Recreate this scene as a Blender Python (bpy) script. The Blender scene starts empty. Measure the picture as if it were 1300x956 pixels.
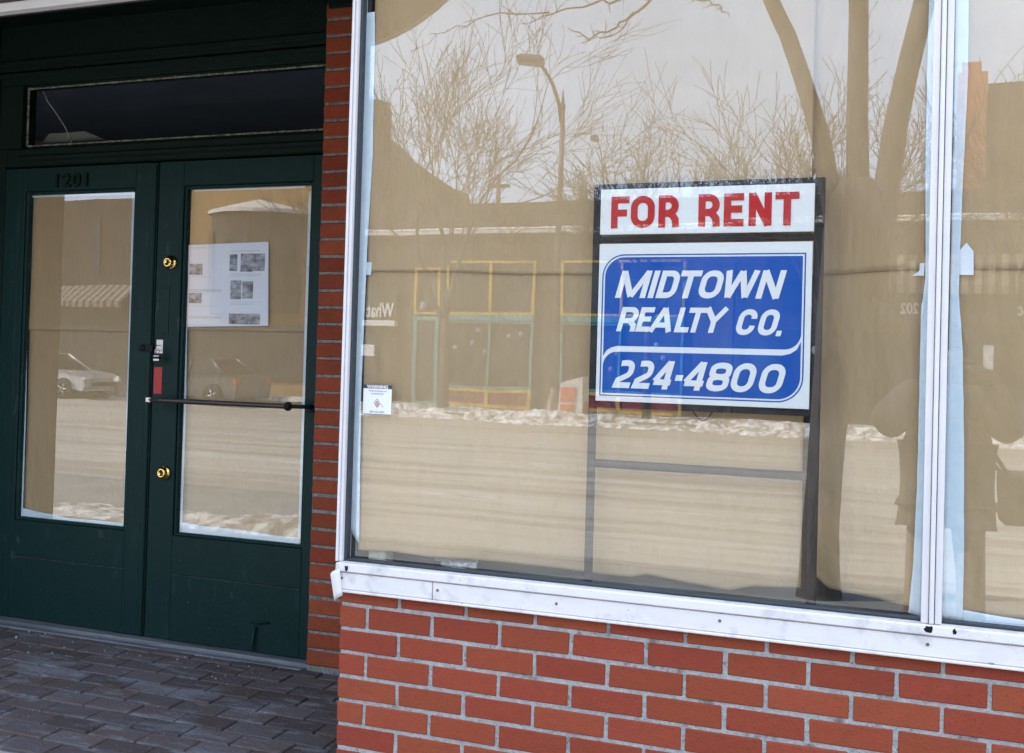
import bpy, math, random
from math import sin, cos, pi, radians, atan2, sqrt
from mathutils import Vector, Matrix, noise
random.seed(7)
scene = bpy.context.scene
COL = scene.collection

# ------------------------------------------------------------------ camera
EYE = 1.45
FPX, YAW, PITCH, ROLL, CD = 1444.23, .381905, .0177288, .0283794, 2.85368
_f = Vector((-sin(YAW)*cos(PITCH), cos(YAW)*cos(PITCH), sin(PITCH)))
_r0 = Vector((cos(YAW), sin(YAW), 0)); _u0 = _r0.cross(_f)
_r = _r0*cos(ROLL)+_u0*sin(ROLL); _u = -_r0*sin(ROLL)+_u0*cos(ROLL)
cam = bpy.data.cameras.new('camera'); camo = bpy.data.objects.new('camera', cam); COL.objects.link(camo)
camo.matrix_world = Matrix(((_r.x,_u.x,-_f.x,0),(_r.y,_u.y,-_f.y,-CD),(_r.z,_u.z,-_f.z,EYE),(0,0,0,1)))
cam.sensor_width = 36; cam.lens = FPX/1300*36; cam.shift_y = -45/1300
cam.clip_start = .02; cam.clip_end = 2000
scene.camera = camo
def W(x, y, Y=0.0):            # photo pixel -> world X, Z on the plane at depth Y
    d = _f+_r*((x-650)/FPX)+_u*((433-y)/FPX); t = (Y+CD)/d.y
    return d.x*t, d.z*t+EYE

# ------------------------------------------------------------------ sky, sun, exposure
SUN_EL, SUN_AZ = radians(36), radians(-62)      # azimuth from +Y towards +X
sdir = Vector((sin(SUN_AZ)*cos(SUN_EL), cos(SUN_AZ)*cos(SUN_EL), sin(SUN_EL)))
wd = bpy.data.worlds.new('World'); scene.world = wd; wd.use_nodes = True
nt = wd.node_tree; nt.nodes.clear()
out = nt.nodes.new('ShaderNodeOutputWorld'); bg = nt.nodes.new('ShaderNodeBackground')
sky = nt.nodes.new('ShaderNodeTexSky'); sky.sky_type = 'NISHITA'; sky.sun_disc = False
sky.sun_elevation = SUN_EL; sky.sun_rotation = SUN_AZ; sky.dust_density = 2.0
tc = nt.nodes.new('ShaderNodeTexCoord'); mp = nt.nodes.new('ShaderNodeMapping'); mp.inputs['Scale'].default_value = (1,1,3.2)
nz = nt.nodes.new('ShaderNodeTexNoise'); nz.inputs['Scale'].default_value = 1.6; nz.inputs['Detail'].default_value = 7; nz.inputs['Roughness'].default_value = .55
cr = nt.nodes.new('ShaderNodeValToRGB'); cr.color_ramp.elements[0].position = .34; cr.color_ramp.elements[1].position = .62
cr.color_ramp.elements[0].color = (.45,.45,.45,1); cr.color_ramp.elements[1].color = (.95,.95,.95,1)
mx = nt.nodes.new('ShaderNodeMixRGB'); mx.inputs['Color2'].default_value = (7.2,8.9,11.7,1)
L = nt.links.new
L(tc.outputs['Generated'], mp.inputs['Vector']); L(mp.outputs['Vector'], nz.inputs['Vector']); L(nz.outputs['Fac'], cr.inputs['Fac'])
L(cr.outputs['Color'], mx.inputs['Fac']); L(sky.outputs['Color'], mx.inputs['Color1']); L(mx.outputs['Color'], bg.inputs['Color'])
bg.inputs['Strength'].default_value = .12; L(bg.outputs['Background'], out.inputs['Surface'])
sl = bpy.data.lights.new('sun', 'SUN'); sl.energy = 4.8; sl.angle = radians(.5); sl.color = (1,.93,.82)
so = bpy.data.objects.new('sun', sl); COL.objects.link(so); so.rotation_euler = (-sdir).to_track_quat('-Z','Y').to_euler()
scene.view_settings.view_transform = 'Standard'; scene.view_settings.look = 'None'
scene.view_settings.exposure = 1.72; scene.view_settings.gamma = 1
scene.view_settings.use_curve_mapping = False
scene.cycles.max_bounces = 8; scene.cycles.transparent_max_bounces = 12

# ------------------------------------------------------------------ materials
def mat(name, col, rough=.7, var=None, bump=None, metal=0, island=0, col2=None, spec=None, stretch=(1,1,1), emit=None, coat=0, specks=()):
    m = bpy.data.materials.new(name); m.use_nodes = True; n = m.node_tree.nodes; l = m.node_tree.links.new
    b = n['Principled BSDF']; b.inputs['Base Color'].default_value = (*col,1); b.inputs['Roughness'].default_value = rough
    b.inputs['Metallic'].default_value = metal
    if spec is not None: b.inputs['Specular IOR Level'].default_value = spec
    if coat: b.inputs['Coat Weight'].default_value = coat
    if emit: b.inputs['Emission Color'].default_value = (*emit[0],1); b.inputs['Emission Strength'].default_value = emit[1]
    t = n.new('ShaderNodeTexCoord'); mpp = n.new('ShaderNodeMapping'); mpp.inputs['Scale'].default_value = stretch
    l(t.outputs['Object'], mpp.inputs['Vector'])
    last = None
    if var:
        c2 = col2 or tuple(c*.6 for c in col)
        nn = n.new('ShaderNodeTexNoise'); nn.inputs['Scale'].default_value = var[0]; nn.inputs['Detail'].default_value = 6; nn.inputs['Roughness'].default_value = .62
        l(mpp.outputs['Vector'], nn.inputs['Vector'])
        r = n.new('ShaderNodeValToRGB'); w = var[2] if len(var) > 2 else .12; p = var[3] if len(var) > 3 else .5
        r.color_ramp.elements[0].position = p-w; r.color_ramp.elements[1].position = p+w
        k = n.new('ShaderNodeMixRGB'); k.inputs['Color1'].default_value = (*col,1); k.inputs['Color2'].default_value = (*c2,1)
        sc = n.new('ShaderNodeMath'); sc.operation = 'MULTIPLY'; sc.inputs[1].default_value = var[1]
        l(nn.outputs['Fac'], r.inputs['Fac']); l(r.outputs['Color'], sc.inputs[0]); l(sc.outputs[0], k.inputs['Fac'])
        last = k.outputs['Color']
    if island:
        g = n.new('ShaderNodeNewGeometry'); h = n.new('ShaderNodeHueSaturation')
        a = n.new('ShaderNodeMapRange'); a.inputs['To Min'].default_value = 1-island; a.inputs['To Max'].default_value = 1+island
        l(g.outputs['Random Per Island'], a.inputs['Value']); l(a.outputs['Result'], h.inputs['Value'])
        a2 = n.new('ShaderNodeMath'); a2.operation = 'MULTIPLY_ADD'; a2.inputs[1].default_value = 7.31; a2.inputs[2].default_value = 0
        fr = n.new('ShaderNodeMath'); fr.operation = 'FRACT'; a3 = n.new('ShaderNodeMapRange'); a3.inputs['To Min'].default_value = .4955; a3.inputs['To Max'].default_value = .5035
        l(g.outputs['Random Per Island'], a2.inputs[0]); l(a2.outputs[0], fr.inputs[0]); l(fr.outputs[0], a3.inputs['Value']); l(a3.outputs['Result'], h.inputs['Hue'])
        if last: l(last, h.inputs['Color'])
        else: h.inputs['Color'].default_value = (*col,1)
        last = h.outputs['Color']
    for sk in specks:      # (scale, threshold, width, amount, colour, stretch)
        q = n.new('ShaderNodeMapping'); q.inputs['Scale'].default_value = sk[5] if len(sk) > 5 else (1,1,1); l(t.outputs['Object'], q.inputs['Vector'])
        nn = n.new('ShaderNodeTexNoise'); nn.inputs['Scale'].default_value = sk[0]; nn.inputs['Detail'].default_value = 5; nn.inputs['Roughness'].default_value = .65; l(q.outputs['Vector'], nn.inputs['Vector'])
        a = n.new('ShaderNodeMapRange'); a.inputs['From Min'].default_value = sk[1]; a.inputs['From Max'].default_value = sk[1]+sk[2]; a.inputs['To Max'].default_value = sk[3]; l(nn.outputs['Fac'], a.inputs['Value'])
        k = n.new('ShaderNodeMixRGB'); l(a.outputs['Result'], k.inputs['Fac']); k.inputs['Color2'].default_value = (*sk[4],1)
        if last: l(last, k.inputs['Color1'])
        else: k.inputs['Color1'].default_value = (*col,1)
        last = k.outputs['Color']
    if last: l(last, b.inputs['Base Color'])
    if bump:
        nn = n.new('ShaderNodeTexNoise'); nn.inputs['Scale'].default_value = bump[0]; nn.inputs['Detail'].default_value = 5
        l(mpp.outputs['Vector'], nn.inputs['Vector'])
        bp = n.new('ShaderNodeBump'); bp.inputs['Strength'].default_value = bump[1]; bp.inputs['Distance'].default_value = bump[2] if len(bump) > 2 else .004
        l(nn.outputs['Fac'], bp.inputs['Height']); l(bp.outputs['Normal'], b.inputs['Normal'])
    return m
def glass_mat(name, ior, tint=(1,1,1), rough=0.0, wave=.02, dust=.045):
    m = bpy.data.materials.new(name); m.use_nodes = True; n = m.node_tree.nodes; l = m.node_tree.links.new; n.clear()
    o = n.new('ShaderNodeOutputMaterial'); mxs = n.new('ShaderNodeMixShader'); tr = n.new('ShaderNodeBsdfTransparent'); gl = n.new('ShaderNodeBsdfGlossy')
    # Schlick reflectance, the same from both sides of the thin pane
    ge = n.new('ShaderNodeNewGeometry'); dt_ = n.new('ShaderNodeVectorMath'); dt_.operation = 'DOT_PRODUCT'; l(ge.outputs['Incoming'], dt_.inputs[0]); l(ge.outputs['Normal'], dt_.inputs[1])
    def mth(op, a, b=None):
        k = n.new('ShaderNodeMath'); k.operation = op
        for i, q in enumerate((a, b)):
            if q is None: continue
            if isinstance(q, (int, float)): k.inputs[i].default_value = q
            else: l(q, k.inputs[i])
        return k.outputs[0]
    fr = mth('MULTIPLY_ADD', mth('POWER', mth('SUBTRACT', 1.0, mth('ABSOLUTE', dt_.outputs['Value'])), 5.0), 1-ior); fr.node.inputs[2].default_value = ior
    tr.inputs['Color'].default_value = (*tint,1); gl.inputs['Roughness'].default_value = rough
    t = n.new('ShaderNodeTexCoord'); nn = n.new('ShaderNodeTexNoise'); nn.inputs['Scale'].default_value = 3.5; nn.inputs['Detail'].default_value = 1
    bp = n.new('ShaderNodeBump'); bp.inputs['Strength'].default_value = wave; bp.inputs['Distance'].default_value = .01
    l(t.outputs['Object'], nn.inputs['Vector']); l(nn.outputs['Fac'], bp.inputs['Height']); l(bp.outputs['Normal'], gl.inputs['Normal'])
    l(fr, mxs.inputs[0]); df = n.new('ShaderNodeBsdfDiffuse'); df.inputs['Color'].default_value = (.7,.7,.7,1); mf = n.new('ShaderNodeMixShader')
    q2 = n.new('ShaderNodeMapping'); q2.inputs['Scale'].default_value = (1,1,.35); l(t.outputs['Object'], q2.inputs['Vector'])
    n2 = n.new('ShaderNodeTexNoise'); n2.inputs['Scale'].default_value = 9; n2.inputs['Detail'].default_value = 8; n2.inputs['Roughness'].default_value = .7; l(q2.outputs['Vector'], n2.inputs['Vector'])
    a2 = n.new('ShaderNodeMapRange'); a2.inputs['From Min'].default_value = .42; a2.inputs['From Max'].default_value = .75; a2.inputs['To Min'].default_value = dust*.08; a2.inputs['To Max'].default_value = dust; l(n2.outputs['Fac'], a2.inputs['Value'])
    l(a2.outputs['Result'], mf.inputs[0]); l(tr.outputs[0], mf.inputs[1]); l(df.outputs[0], mf.inputs[2]); l(mf.outputs[0], mxs.inputs[1]); l(gl.outputs[0], mxs.inputs[2]); l(mxs.outputs[0], o.inputs['Surface'])
    return m
def clear_mat(name, tint):
    m = bpy.data.materials.new(name); m.use_nodes = True; n = m.node_tree.nodes; n.clear()
    o = n.new('ShaderNodeOutputMaterial'); tr = n.new('ShaderNodeBsdfTransparent'); tr.inputs['Color'].default_value = (*tint,1)
    m.node_tree.links.new(tr.outputs[0], o.inputs['Surface']); return m

M = {}
M['glass'] = glass_mat('plate_glass', .145)
M['glass_clean'] = glass_mat('transom_glass', .03, dust=.002)
M['glass_back'] = clear_mat('glass_back_face', (.97,.99,.98))
M['brick'] = mat('red_brick', (.27,.056,.028), .9, (38,.6,.2), (150,.7,.003), island=.11, col2=(.21,.048,.027), spec=.1, specks=((150,.60,.06,.55,(.07,.025,.018)),(260,.64,.05,.4,(.33,.15,.11)),(3.2,.56,.22,.35,(.12,.045,.034)),(2.1,.60,.14,.12,(.36,.22,.18),(1,1,2.5))))
M['mortar'] = mat('mortar', (.40,.39,.37), .95, (60,.8,.15), (200,1,.005), col2=(.24,.23,.22), specks=((14,.58,.08,.75,(.11,.105,.10)),(90,.62,.05,.8,(.08,.08,.08))))
M['pier_brick'] = mat('pier_brick', (.26,.056,.026), .85, (38,.55,.2), (140,.7,.003), island=.16, col2=(.17,.042,.022), spec=.1, specks=((120,.60,.06,.6,(.06,.02,.014)),(2.4,.55,.2,.4,(.10,.03,.02))))
M['pier_mortar'] = mat('pier_mortar', (.24,.235,.22), .95, (60,.8,.15), (220,1,.004), col2=(.08,.08,.075))
M['white_metal'] = mat('white_enamelled_metal', (.68,.625,.60), .42, (9,.45,.22), (60,.12,.002), col2=(.50,.49,.51), specks=((90,.70,.03,.6,(.2,.18,.17)),))
M['white_metal_dirty'] = mat('weathered_white_metal', (.68,.625,.60), .5, (14,.7,.1,.62), (40,.2,.002), col2=(.36,.34,.33), specks=((5,.52,.25,.35,(.40,.39,.41),(1,1,3)),(120,.68,.03,.8,(.16,.13,.11)),(30,.70,.03,.7,(.14,.12,.11),(.6,1,2))))
M['gasket'] = mat('dark_gasket', (.03,.035,.04), .6, (30,.5))
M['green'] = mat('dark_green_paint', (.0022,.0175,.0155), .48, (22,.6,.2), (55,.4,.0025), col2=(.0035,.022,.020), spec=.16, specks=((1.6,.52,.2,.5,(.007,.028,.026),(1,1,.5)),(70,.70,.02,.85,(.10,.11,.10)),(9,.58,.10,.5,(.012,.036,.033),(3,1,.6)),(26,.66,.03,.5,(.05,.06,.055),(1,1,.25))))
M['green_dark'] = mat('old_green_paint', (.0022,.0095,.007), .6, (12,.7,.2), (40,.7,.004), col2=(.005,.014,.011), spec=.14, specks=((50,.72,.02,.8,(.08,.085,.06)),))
M['seam'] = mat('peeling_seam_paint', (.045,.065,.060), .8, (30,1,.1), col2=(.004,.02,.018))
M['chip'] = mat('chipped_paint_edge', (.25,.24,.18), .9, (60,.9,.1), (80,1,.003), col2=(.03,.04,.03))
M['paper'] = None
M['tape'] = mat('pale_masking_tape', (.62,.68,.72), .8, (45,.6,.2), (90,.5,.001), col2=(.50,.58,.65))
M['black'] = mat('black_metal', (.008,.008,.010), .55, (30,.5), (90,.2,.001), col2=(.018,.018,.018), spec=.12)
M['sign_white'] = mat('sign_white', (.73,.71,.69), .6, (7,.25), col2=(.68,.68,.68), spec=.2)
M['sign_blue'] = mat('sign_blue', (.0,.070,.34), .6, (5,.3), col2=(.0,.08,.36), spec=.08)
M['sign_red'] = mat('sign_red', (.46,.012,.014), .6, spec=.1)
M['brass'] = mat('polished_brass', (.85,.58,.18), .16, metal=1, bump=(20,.1))
M['steel'] = mat('steel', (.55,.55,.56), .3, metal=1)
M['bar'] = mat('worn_push_bar', (.075,.045,.035), .4, (9,1,.2), (60,.2,.001), metal=.5, col2=(.03,.035,.035))
M['red'] = mat('red_label', (.42,.015,.02), .5, (70,.5))
M['print_dark'] = mat('print_grey', (.07,.075,.085), .8, (30,1,.16,.5), col2=(.45,.46,.50), stretch=(1,1,1.6))
M['print_line'] = mat('print_line', (.50,.52,.55), .8, (190,1,.15), col2=(.66,.68,.70))
M['page'] = mat('printed_page', (.72,.74,.80), .75, (6,.3), (20,.2,.002), col2=(.66,.68,.75))
M['navy'] = mat('sticker_navy', (.02,.035,.06), .5)
M['teal'] = mat('sticker_teal', (.05,.25,.24), .5)
M['wood_in'] = mat('display_platform_board', (.16,.165,.14), .7, (6,.6,.2), (30,.3), stretch=(.4,3,1), col2=(.09,.09,.075))
M['dark_in'] = mat('dark_interior', (.02,.018,.016), .9, (3,.6))
M['post_in'] = mat('cream_post', (.42,.40,.30), .7, (9,.3))
M['threshold'] = mat('worn_threshold', (.20,.21,.22), .5, (20,.7,.15), (50,.4), stretch=(.15,1,1), col2=(.07,.07,.08), metal=.3)
M['canvas'] = mat('awning_canvas', (.10,.075,.05), .85, (12,.4))
M['trim_pale'] = mat('pale_trim', (.66,.64,.60), .6, (12,.4))
M['stucco'] = mat('tan_wall', (.30,.26,.21), .9, (5,.4), (60,.4))
M['roof'] = mat('flat_roof', (.10,.10,.10), .9, (2,.5))
# pavers with salt stains
pv = mat('salted_brick_paver', (.085,.055,.046), .85, (7,.9,.2,.5), (60,.9,.005), island=.28, col2=(.080,.078,.086), stretch=(.8,1.6,1), spec=.2, specks=((9,.56,.12,.55,(.20,.21,.24),(.7,2.2,1)),(3.1,.57,.09,.45,(.22,.235,.27),(.5,1.8,1)),(110,.64,.04,.9,(.34,.35,.37)),(80,.64,.05,.8,(.015,.013,.013)))); M['paver'] = pv
M['paver_gap'] = mat('paver_gap', (.03,.028,.028), .95, (30,.9,.12), col2=(.20,.20,.21))
M['snow'] = mat('dirty_snow', (.80,.79,.78), .8, (5,1,.10,.50), (9,1,.05), col2=(.26,.22,.17), specks=((28,.58,.06,.8,(.13,.11,.09)),))
M['road'] = mat('salted_asphalt', (.44,.40,.34), .85, (1.5,1,.07), (60,.4,.006), stretch=(.04,1.6,1), col2=(.30,.27,.225), specks=((5,.52,.10,.4,(.17,.15,.125),(.03,1.3,1)),(.6,.55,.1,.5,(.5,.47,.42),(.2,1.5,1))))
M['line'] = mat('worn_lane_paint', (.62,.60,.55), .8, (8,1,.14,.5), col2=(.30,.28,.25), stretch=(.3,1,1))
M['walk'] = mat('concrete_pavement', (.28,.27,.25), .9, (2,.7), (50,.4), col2=(.18,.175,.165))
M['bark'] = mat('grey_bark', (.085,.07,.058), .95, (9,.8,.2), (22,1,.02), stretch=(1,1,.25), col2=(.07,.055,.045))
M['twig'] = mat('twig_bark', (.10,.075,.058), .95)
M['lamp_metal'] = mat('bronze_lamp_metal', (.11,.095,.08), .5, (6,.4), metal=.4)
M['lamp_lens'] = mat('lamp_lens', (.30,.27,.22), .4)
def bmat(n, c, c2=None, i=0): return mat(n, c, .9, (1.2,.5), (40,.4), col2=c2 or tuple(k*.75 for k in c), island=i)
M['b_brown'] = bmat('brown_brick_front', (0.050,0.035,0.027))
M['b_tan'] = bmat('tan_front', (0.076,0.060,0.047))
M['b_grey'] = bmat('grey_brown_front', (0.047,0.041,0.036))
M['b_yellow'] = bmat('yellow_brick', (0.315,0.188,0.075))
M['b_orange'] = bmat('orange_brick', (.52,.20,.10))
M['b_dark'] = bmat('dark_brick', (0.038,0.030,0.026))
M['f_yellow'] = mat('yellow_trim_paint', (.62,.42,.08), .6, (3,.4))
M['f_teal'] = mat('teal_trim_paint', (.10,.30,.30), .6, (3,.4))
M['f_red'] = mat('dark_red_panel', (.26,.035,.045), .6, (3,.4))
M['far_glass'] = mat('far_shop_glass', (.02,.022,.025), .12, (1.2,.6), col2=(.05,.05,.045))
M['letter_white'] = mat('white_lettering', (.75,.75,.74), .6)
M['sign_band'] = mat('dark_sign_band', (.055,.055,.05), .6, (2,.5))
M['ornament'] = mat('frosted_ornament', (.30,.33,.37), .8, (14,.8), col2=(.15,.16,.18))
M['stripe'] = mat('faded_awning_stripe', (.24,.21,.17), .9)
M['car_silver'] = mat('silver_car_paint', (.60,.60,.61), .3, (2,.35), metal=.35, coat=.6)
M['car_white'] = mat('grey_car_paint', (.10,.10,.10), .35, (2,.35), coat=.6)
M['car_glass'] = mat('car_glass', (.015,.017,.02), .06)
M['tyre'] = mat('tyre_rubber', (.02,.02,.02), .9)
M['rim'] = mat('alloy_rim', (.5,.5,.5), .3, metal=.9)
M['lens_red'] = mat('orange_lens', (.65,.14,.03), .25)
M['lens_clear'] = mat('headlight_lens', (.7,.7,.68), .12)
M['box_white'] = mat('white_box_paint', (.62,.60,.56), .6, (6,.5))
M['box_red'] = mat('orange_red_panel', (.60,.12,.06), .6, (6,.4))
M['wood_pole'] = mat('wooden_pole', (.14,.10,.07), .9, (5,.5))
M['skin'] = mat('skin', (.55,.32,.22), .55)
M['jacket'] = mat('dark_winter_jacket', (.035,.035,.04), .85, (18,.5), (30,.6,.008))
M['trousers'] = mat('tan_trousers', (.20,.165,.125), .9, (20,.4), (25,.5,.006))
M['hair'] = mat('dark_hair', (.03,.02,.015), .8)
M['leather'] = mat('black_nylon', (.02,.02,.022), .6, (20,.4))
M['boots'] = mat('brown_boots', (.06,.035,.02), .6)
M['lens'] = mat('camera_lens', (.01,.01,.02), .05)

# kraft paper: fine vertical fibres, soft creases
def paper_mat():
    m = bpy.data.materials.new('brown_kraft_paper'); m.use_nodes = True; n = m.node_tree.nodes; l = m.node_tree.links.new
    b = n['Principled BSDF']; b.inputs['Roughness'].default_value = .85; b.inputs['Specular IOR Level'].default_value = .2
    t = n.new('ShaderNodeTexCoord')
    def nz(scale, st, det=4):
        q = n.new('ShaderNodeMapping'); q.inputs['Scale'].default_value = st; l(t.outputs['Object'], q.inputs['Vector'])
        x = n.new('ShaderNodeTexNoise'); x.inputs['Scale'].default_value = scale; x.inputs['Detail'].default_value = det; l(q.outputs['Vector'], x.inputs['Vector']); return x.outputs['Fac']
    a = nz(55,(1,1,.25)); c = nz(2.2,(1,1,.6),3); d = nz(9,(1,1,.5),4)
    k = n.new('ShaderNodeMixRGB'); k.inputs['Color1'].default_value = (.395,.262,.137,1); k.inputs['Color2'].default_value = (.485,.332,.182,1)
    l(c, k.inputs['Fac'])
    k2 = n.new('ShaderNodeMixRGB'); k2.blend_type = 'MULTIPLY'; k2.inputs['Fac'].default_value = .13; l(k.outputs['Color'], k2.inputs['Color1']); l(a, k2.inputs['Color2'])
    l(k2.outputs['Color'], b.inputs['Base Color'])
    bp = n.new('ShaderNodeBump'); bp.inputs['Strength'].default_value = .2; bp.inputs['Distance'].default_value = .004; l(a, bp.inputs['Height'])
    bp2 = n.new('ShaderNodeBump'); bp2.inputs['Strength'].default_value = .85; bp2.inputs['Distance'].default_value = .02; l(d, bp2.inputs['Height']); l(bp.outputs['Normal'], bp2.inputs['Normal'])
    l(bp2.outputs['Normal'], b.inputs['Normal']); return m
M['paper'] = paper_mat()

# ------------------------------------------------------------------ mesh helpers
class MB:
    def __init__(s): s.v=[]; s.f=[]; s.m=[]; s.sm=[]
    def add(s, vs, fs, mi=0, smooth=False):
        o = len(s.v); s.v += [tuple(v) for v in vs]; s.f += [tuple(i+o for i in f) for f in fs]; s.m += [mi]*len(fs); s.sm += [smooth]*len(fs)
    def box(s, x0,x1,y0,y1,z0,z1, mi=0, bev=0, jit=0):
        if x0>x1: x0,x1=x1,x0
        if y0>y1: y0,y1=y1,y0
        if z0>z1: z0,z1=z1,z0
        if bev <= 0:
            vs=[(x0,y0,z0),(x1,y0,z0),(x1,y1,z0),(x0,y1,z0),(x0,y0,z1),(x1,y0,z1),(x1,y1,z1),(x0,y1,z1)]
            s.add(vs, [(0,3,2,1),(4,5,6,7),(0,1,5,4),(1,2,6,5),(2,3,7,6),(3,0,4,7)], mi)
            return
        b=min(bev,(x1-x0)*.45,(y1-y0)*.45,(z1-z0)*.45); vs=[]; idx={}
        for cx in (0,1):
            for cy in (0,1):
                for cz in (0,1):
                    X=(x0,x1)[cx];Y=(y0,y1)[cy];Z=(z0,z1)[cz]
                    dx=b*(1-2*cx);dy=b*(1-2*cy);dz=b*(1-2*cz)
                    jx,jy,jz=[random.uniform(-jit,jit) for _ in range(3)]
                    for a,p in (('x',(X,Y+dy,Z+dz)),('y',(X+dx,Y,Z+dz)),('z',(X+dx,Y+dy,Z))):
                        idx[(cx,cy,cz,a)]=len(vs); vs.append((p[0]+jx,p[1]+jy,p[2]+jz))
        I=idx; F=[]
        for c in (0,1):
            q=[(0,0),(1,0),(1,1),(0,1)]
            fx=[I[(c,a,d,'x')] for a,d in q]; fy=[I[(a,c,d,'y')] for a,d in q]; fz=[I[(a,d,c,'z')] for a,d in q]
            F.append(fx if c else fx[::-1]); F.append(fy[::-1] if c else fy); F.append(fz if c else fz[::-1])
        for a in (0,1):
            for d in (0,1):
                F.append([I[(a,d,0,'x')],I[(a,d,1,'x')],I[(a,d,1,'y')],I[(a,d,0,'y')]])
                F.append([I[(a,0,d,'x')],I[(a,1,d,'x')],I[(a,1,d,'z')],I[(a,0,d,'z')]])
                F.append([I[(0,a,d,'y')],I[(1,a,d,'y')],I[(1,a,d,'z')],I[(0,a,d,'z')]])
                for e in (0,1): F.append([I[(a,d,e,'x')],I[(a,d,e,'y')],I[(a,d,e,'z')]])
        s.add(vs,F,mi)
    def tube(s, pts, rad, n=6, mi=0, cap=True, smooth=True):
        P=[Vector(p) for p in pts]; 
        if not isinstance(rad,(list,tuple)): rad=[rad]*len(P)
        vs=[]; up=None
        for i,p in enumerate(P):
            t=(P[min(i+1,len(P)-1)]-P[max(i-1,0)]); t = t.normalized() if t.length>1e-9 else Vector((0,0,1))
            if up is None: a=Vector((0,0,1)) if abs(t.z)<.9 else Vector((1,0,0)); 
            else: a=up
            x=t.cross(a); x = x.normalized() if x.length>1e-6 else t.orthogonal().normalized(); y=x.cross(t).normalized(); up=y
            for k in range(n):
                th=2*pi*k/n; vs.append(p+(x*cos(th)+y*sin(th))*rad[i])
        fs=[(i*n+k,i*n+(k+1)%n,(i+1)*n+(k+1)%n,(i+1)*n+k) for i in range(len(P)-1) for k in range(n)]
        s.add(vs,fs,mi,smooth)
        if cap:
            o=len(s.v)-len(vs); s.f.append(tuple(o+k for k in range(n))[::-1]); s.m.append(mi); s.sm.append(False)
            e=o+(len(P)-1)*n; s.f.append(tuple(e+k for k in range(n))); s.m.append(mi); s.sm.append(False)
    def lathe(s, prof, c, axis='z', n=24, mi=0):      # prof: (r, h)
        vs=[]
        for r,h in prof:
            for k in range(n):
                a=2*pi*k/n; u,v=r*cos(a),r*sin(a)
                vs.append({'z':(c[0]+u,c[1]+v,c[2]+h),'y':(c[0]+u,c[1]+h,c[2]+v),'x':(c[0]+h,c[1]+u,c[2]+v)}[axis])
        fs=[(i*n+k,i*n+(k+1)%n,(i+1)*n+(k+1)%n,(i+1)*n+k) for i in range(len(prof)-1) for k in range(n)]
        fs += [tuple(range(n))[::-1], tuple((len(prof)-1)*n+k for k in range(n))]
        s.add(vs,fs,mi,True)
    def prism(s, poly, y0, y1, mi=0):       # poly in x,z extruded in y
        n=len(poly); vs=[(x,y0,z) for x,z in poly]+[(x,y1,z) for x,z in poly]
        s.add(vs,[tuple(range(n)),tuple(range(2*n-1,n-1,-1))]+[(i,(i+1)%n+0,(i+1)%n+n,i+n) for i in range(n)],mi)
    def grid(s, fn, nu, nv, mi=0, smooth=True):
        vs=[fn(i/nu,j/nv) for j in range(nv+1) for i in range(nu+1)]
        fs=[(j*(nu+1)+i,j*(nu+1)+i+1,(j+1)*(nu+1)+i+1,(j+1)*(nu+1)+i) for j in range(nv) for i in range(nu)]
        s.add(vs,fs,mi,smooth)
    def build(s, name, mats, parent=None):
        me=bpy.data.meshes.new(name); me.from_pydata(s.v,[],s.f)
        for m in (mats if isinstance(mats,(list,tuple)) else [mats]): me.materials.append(m)
        for p,mi,sm in zip(me.polygons,s.m,s.sm): p.material_index=mi; p.use_smooth=sm
        me.update(); o=bpy.data.objects.new(name,me); COL.objects.link(o)
        if parent is not None:
            o.parent=parent
        return o
def box_obj(name, m, parent, *a, bev=0):
    b=MB(); b.box(*a,bev=bev); return b.build(name,m,parent)
def tag(o,label=None,cat=None,group=None,kind=None):
    if label:o['label']=label
    if cat:o['category']=cat
    if group:o['group']=group
    if kind:o['kind']=kind
    return o
def empty(name,label,cat,group=None,loc=(0,0,0)):
    o=bpy.data.objects.new(name,None); COL.objects.link(o); o.location=loc; o.empty_display_size=.2
    return tag(o,label,cat,group)
def solid(o,t,off=-1):
    m=o.modifiers.new('thickness','SOLIDIFY'); m.thickness=t; m.offset=off; return o
def fnoise(x,y,z=0): return noise.noise(Vector((x,y,z)))
def lerp_edge(pts,t):      # piecewise linear y(x)
    if t<=pts[0][0]: return pts[0][1]
    for (a,b),(c,d) in zip(pts,pts[1:]):
        if t<=c: return b+(d-b)*(t-a)/(c-a)
    return pts[-1][1]
def bricks(b, x0,x1,z0,z1,yf, zref, jx, mi, first=None, P=.2032, C=.0677, J=.0105, depth=.05, bev=.0025, jit=.0012):
    k0=int(math.floor((z0-zref)/C))-1
    for k in range(k0,int((z1-z0)/C)+k0+4):
        za=zref+k*C+J/2; zb=za+C-J
        za=max(za,z0); zb=min(zb,z1)
        if zb-za<.012: continue
        off=jx+(P/2 if k%2 else 0)
        i0=int(math.floor((x0-off)/P))-1
        for i in range(i0,int((x1-x0)/P)+i0+4):
            xa=off+i*P+J/2; xb=xa+P-J
            if i == int(math.floor((x0-off)/P)): xa=x0
            xa=max(xa,x0); xb=min(xb,x1)
            if xb-xa<.02: continue
            b.box(xa,xb,yf+random.uniform(-.0012,.0012),yf+depth,za,zb,mi,bev,jit)

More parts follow.
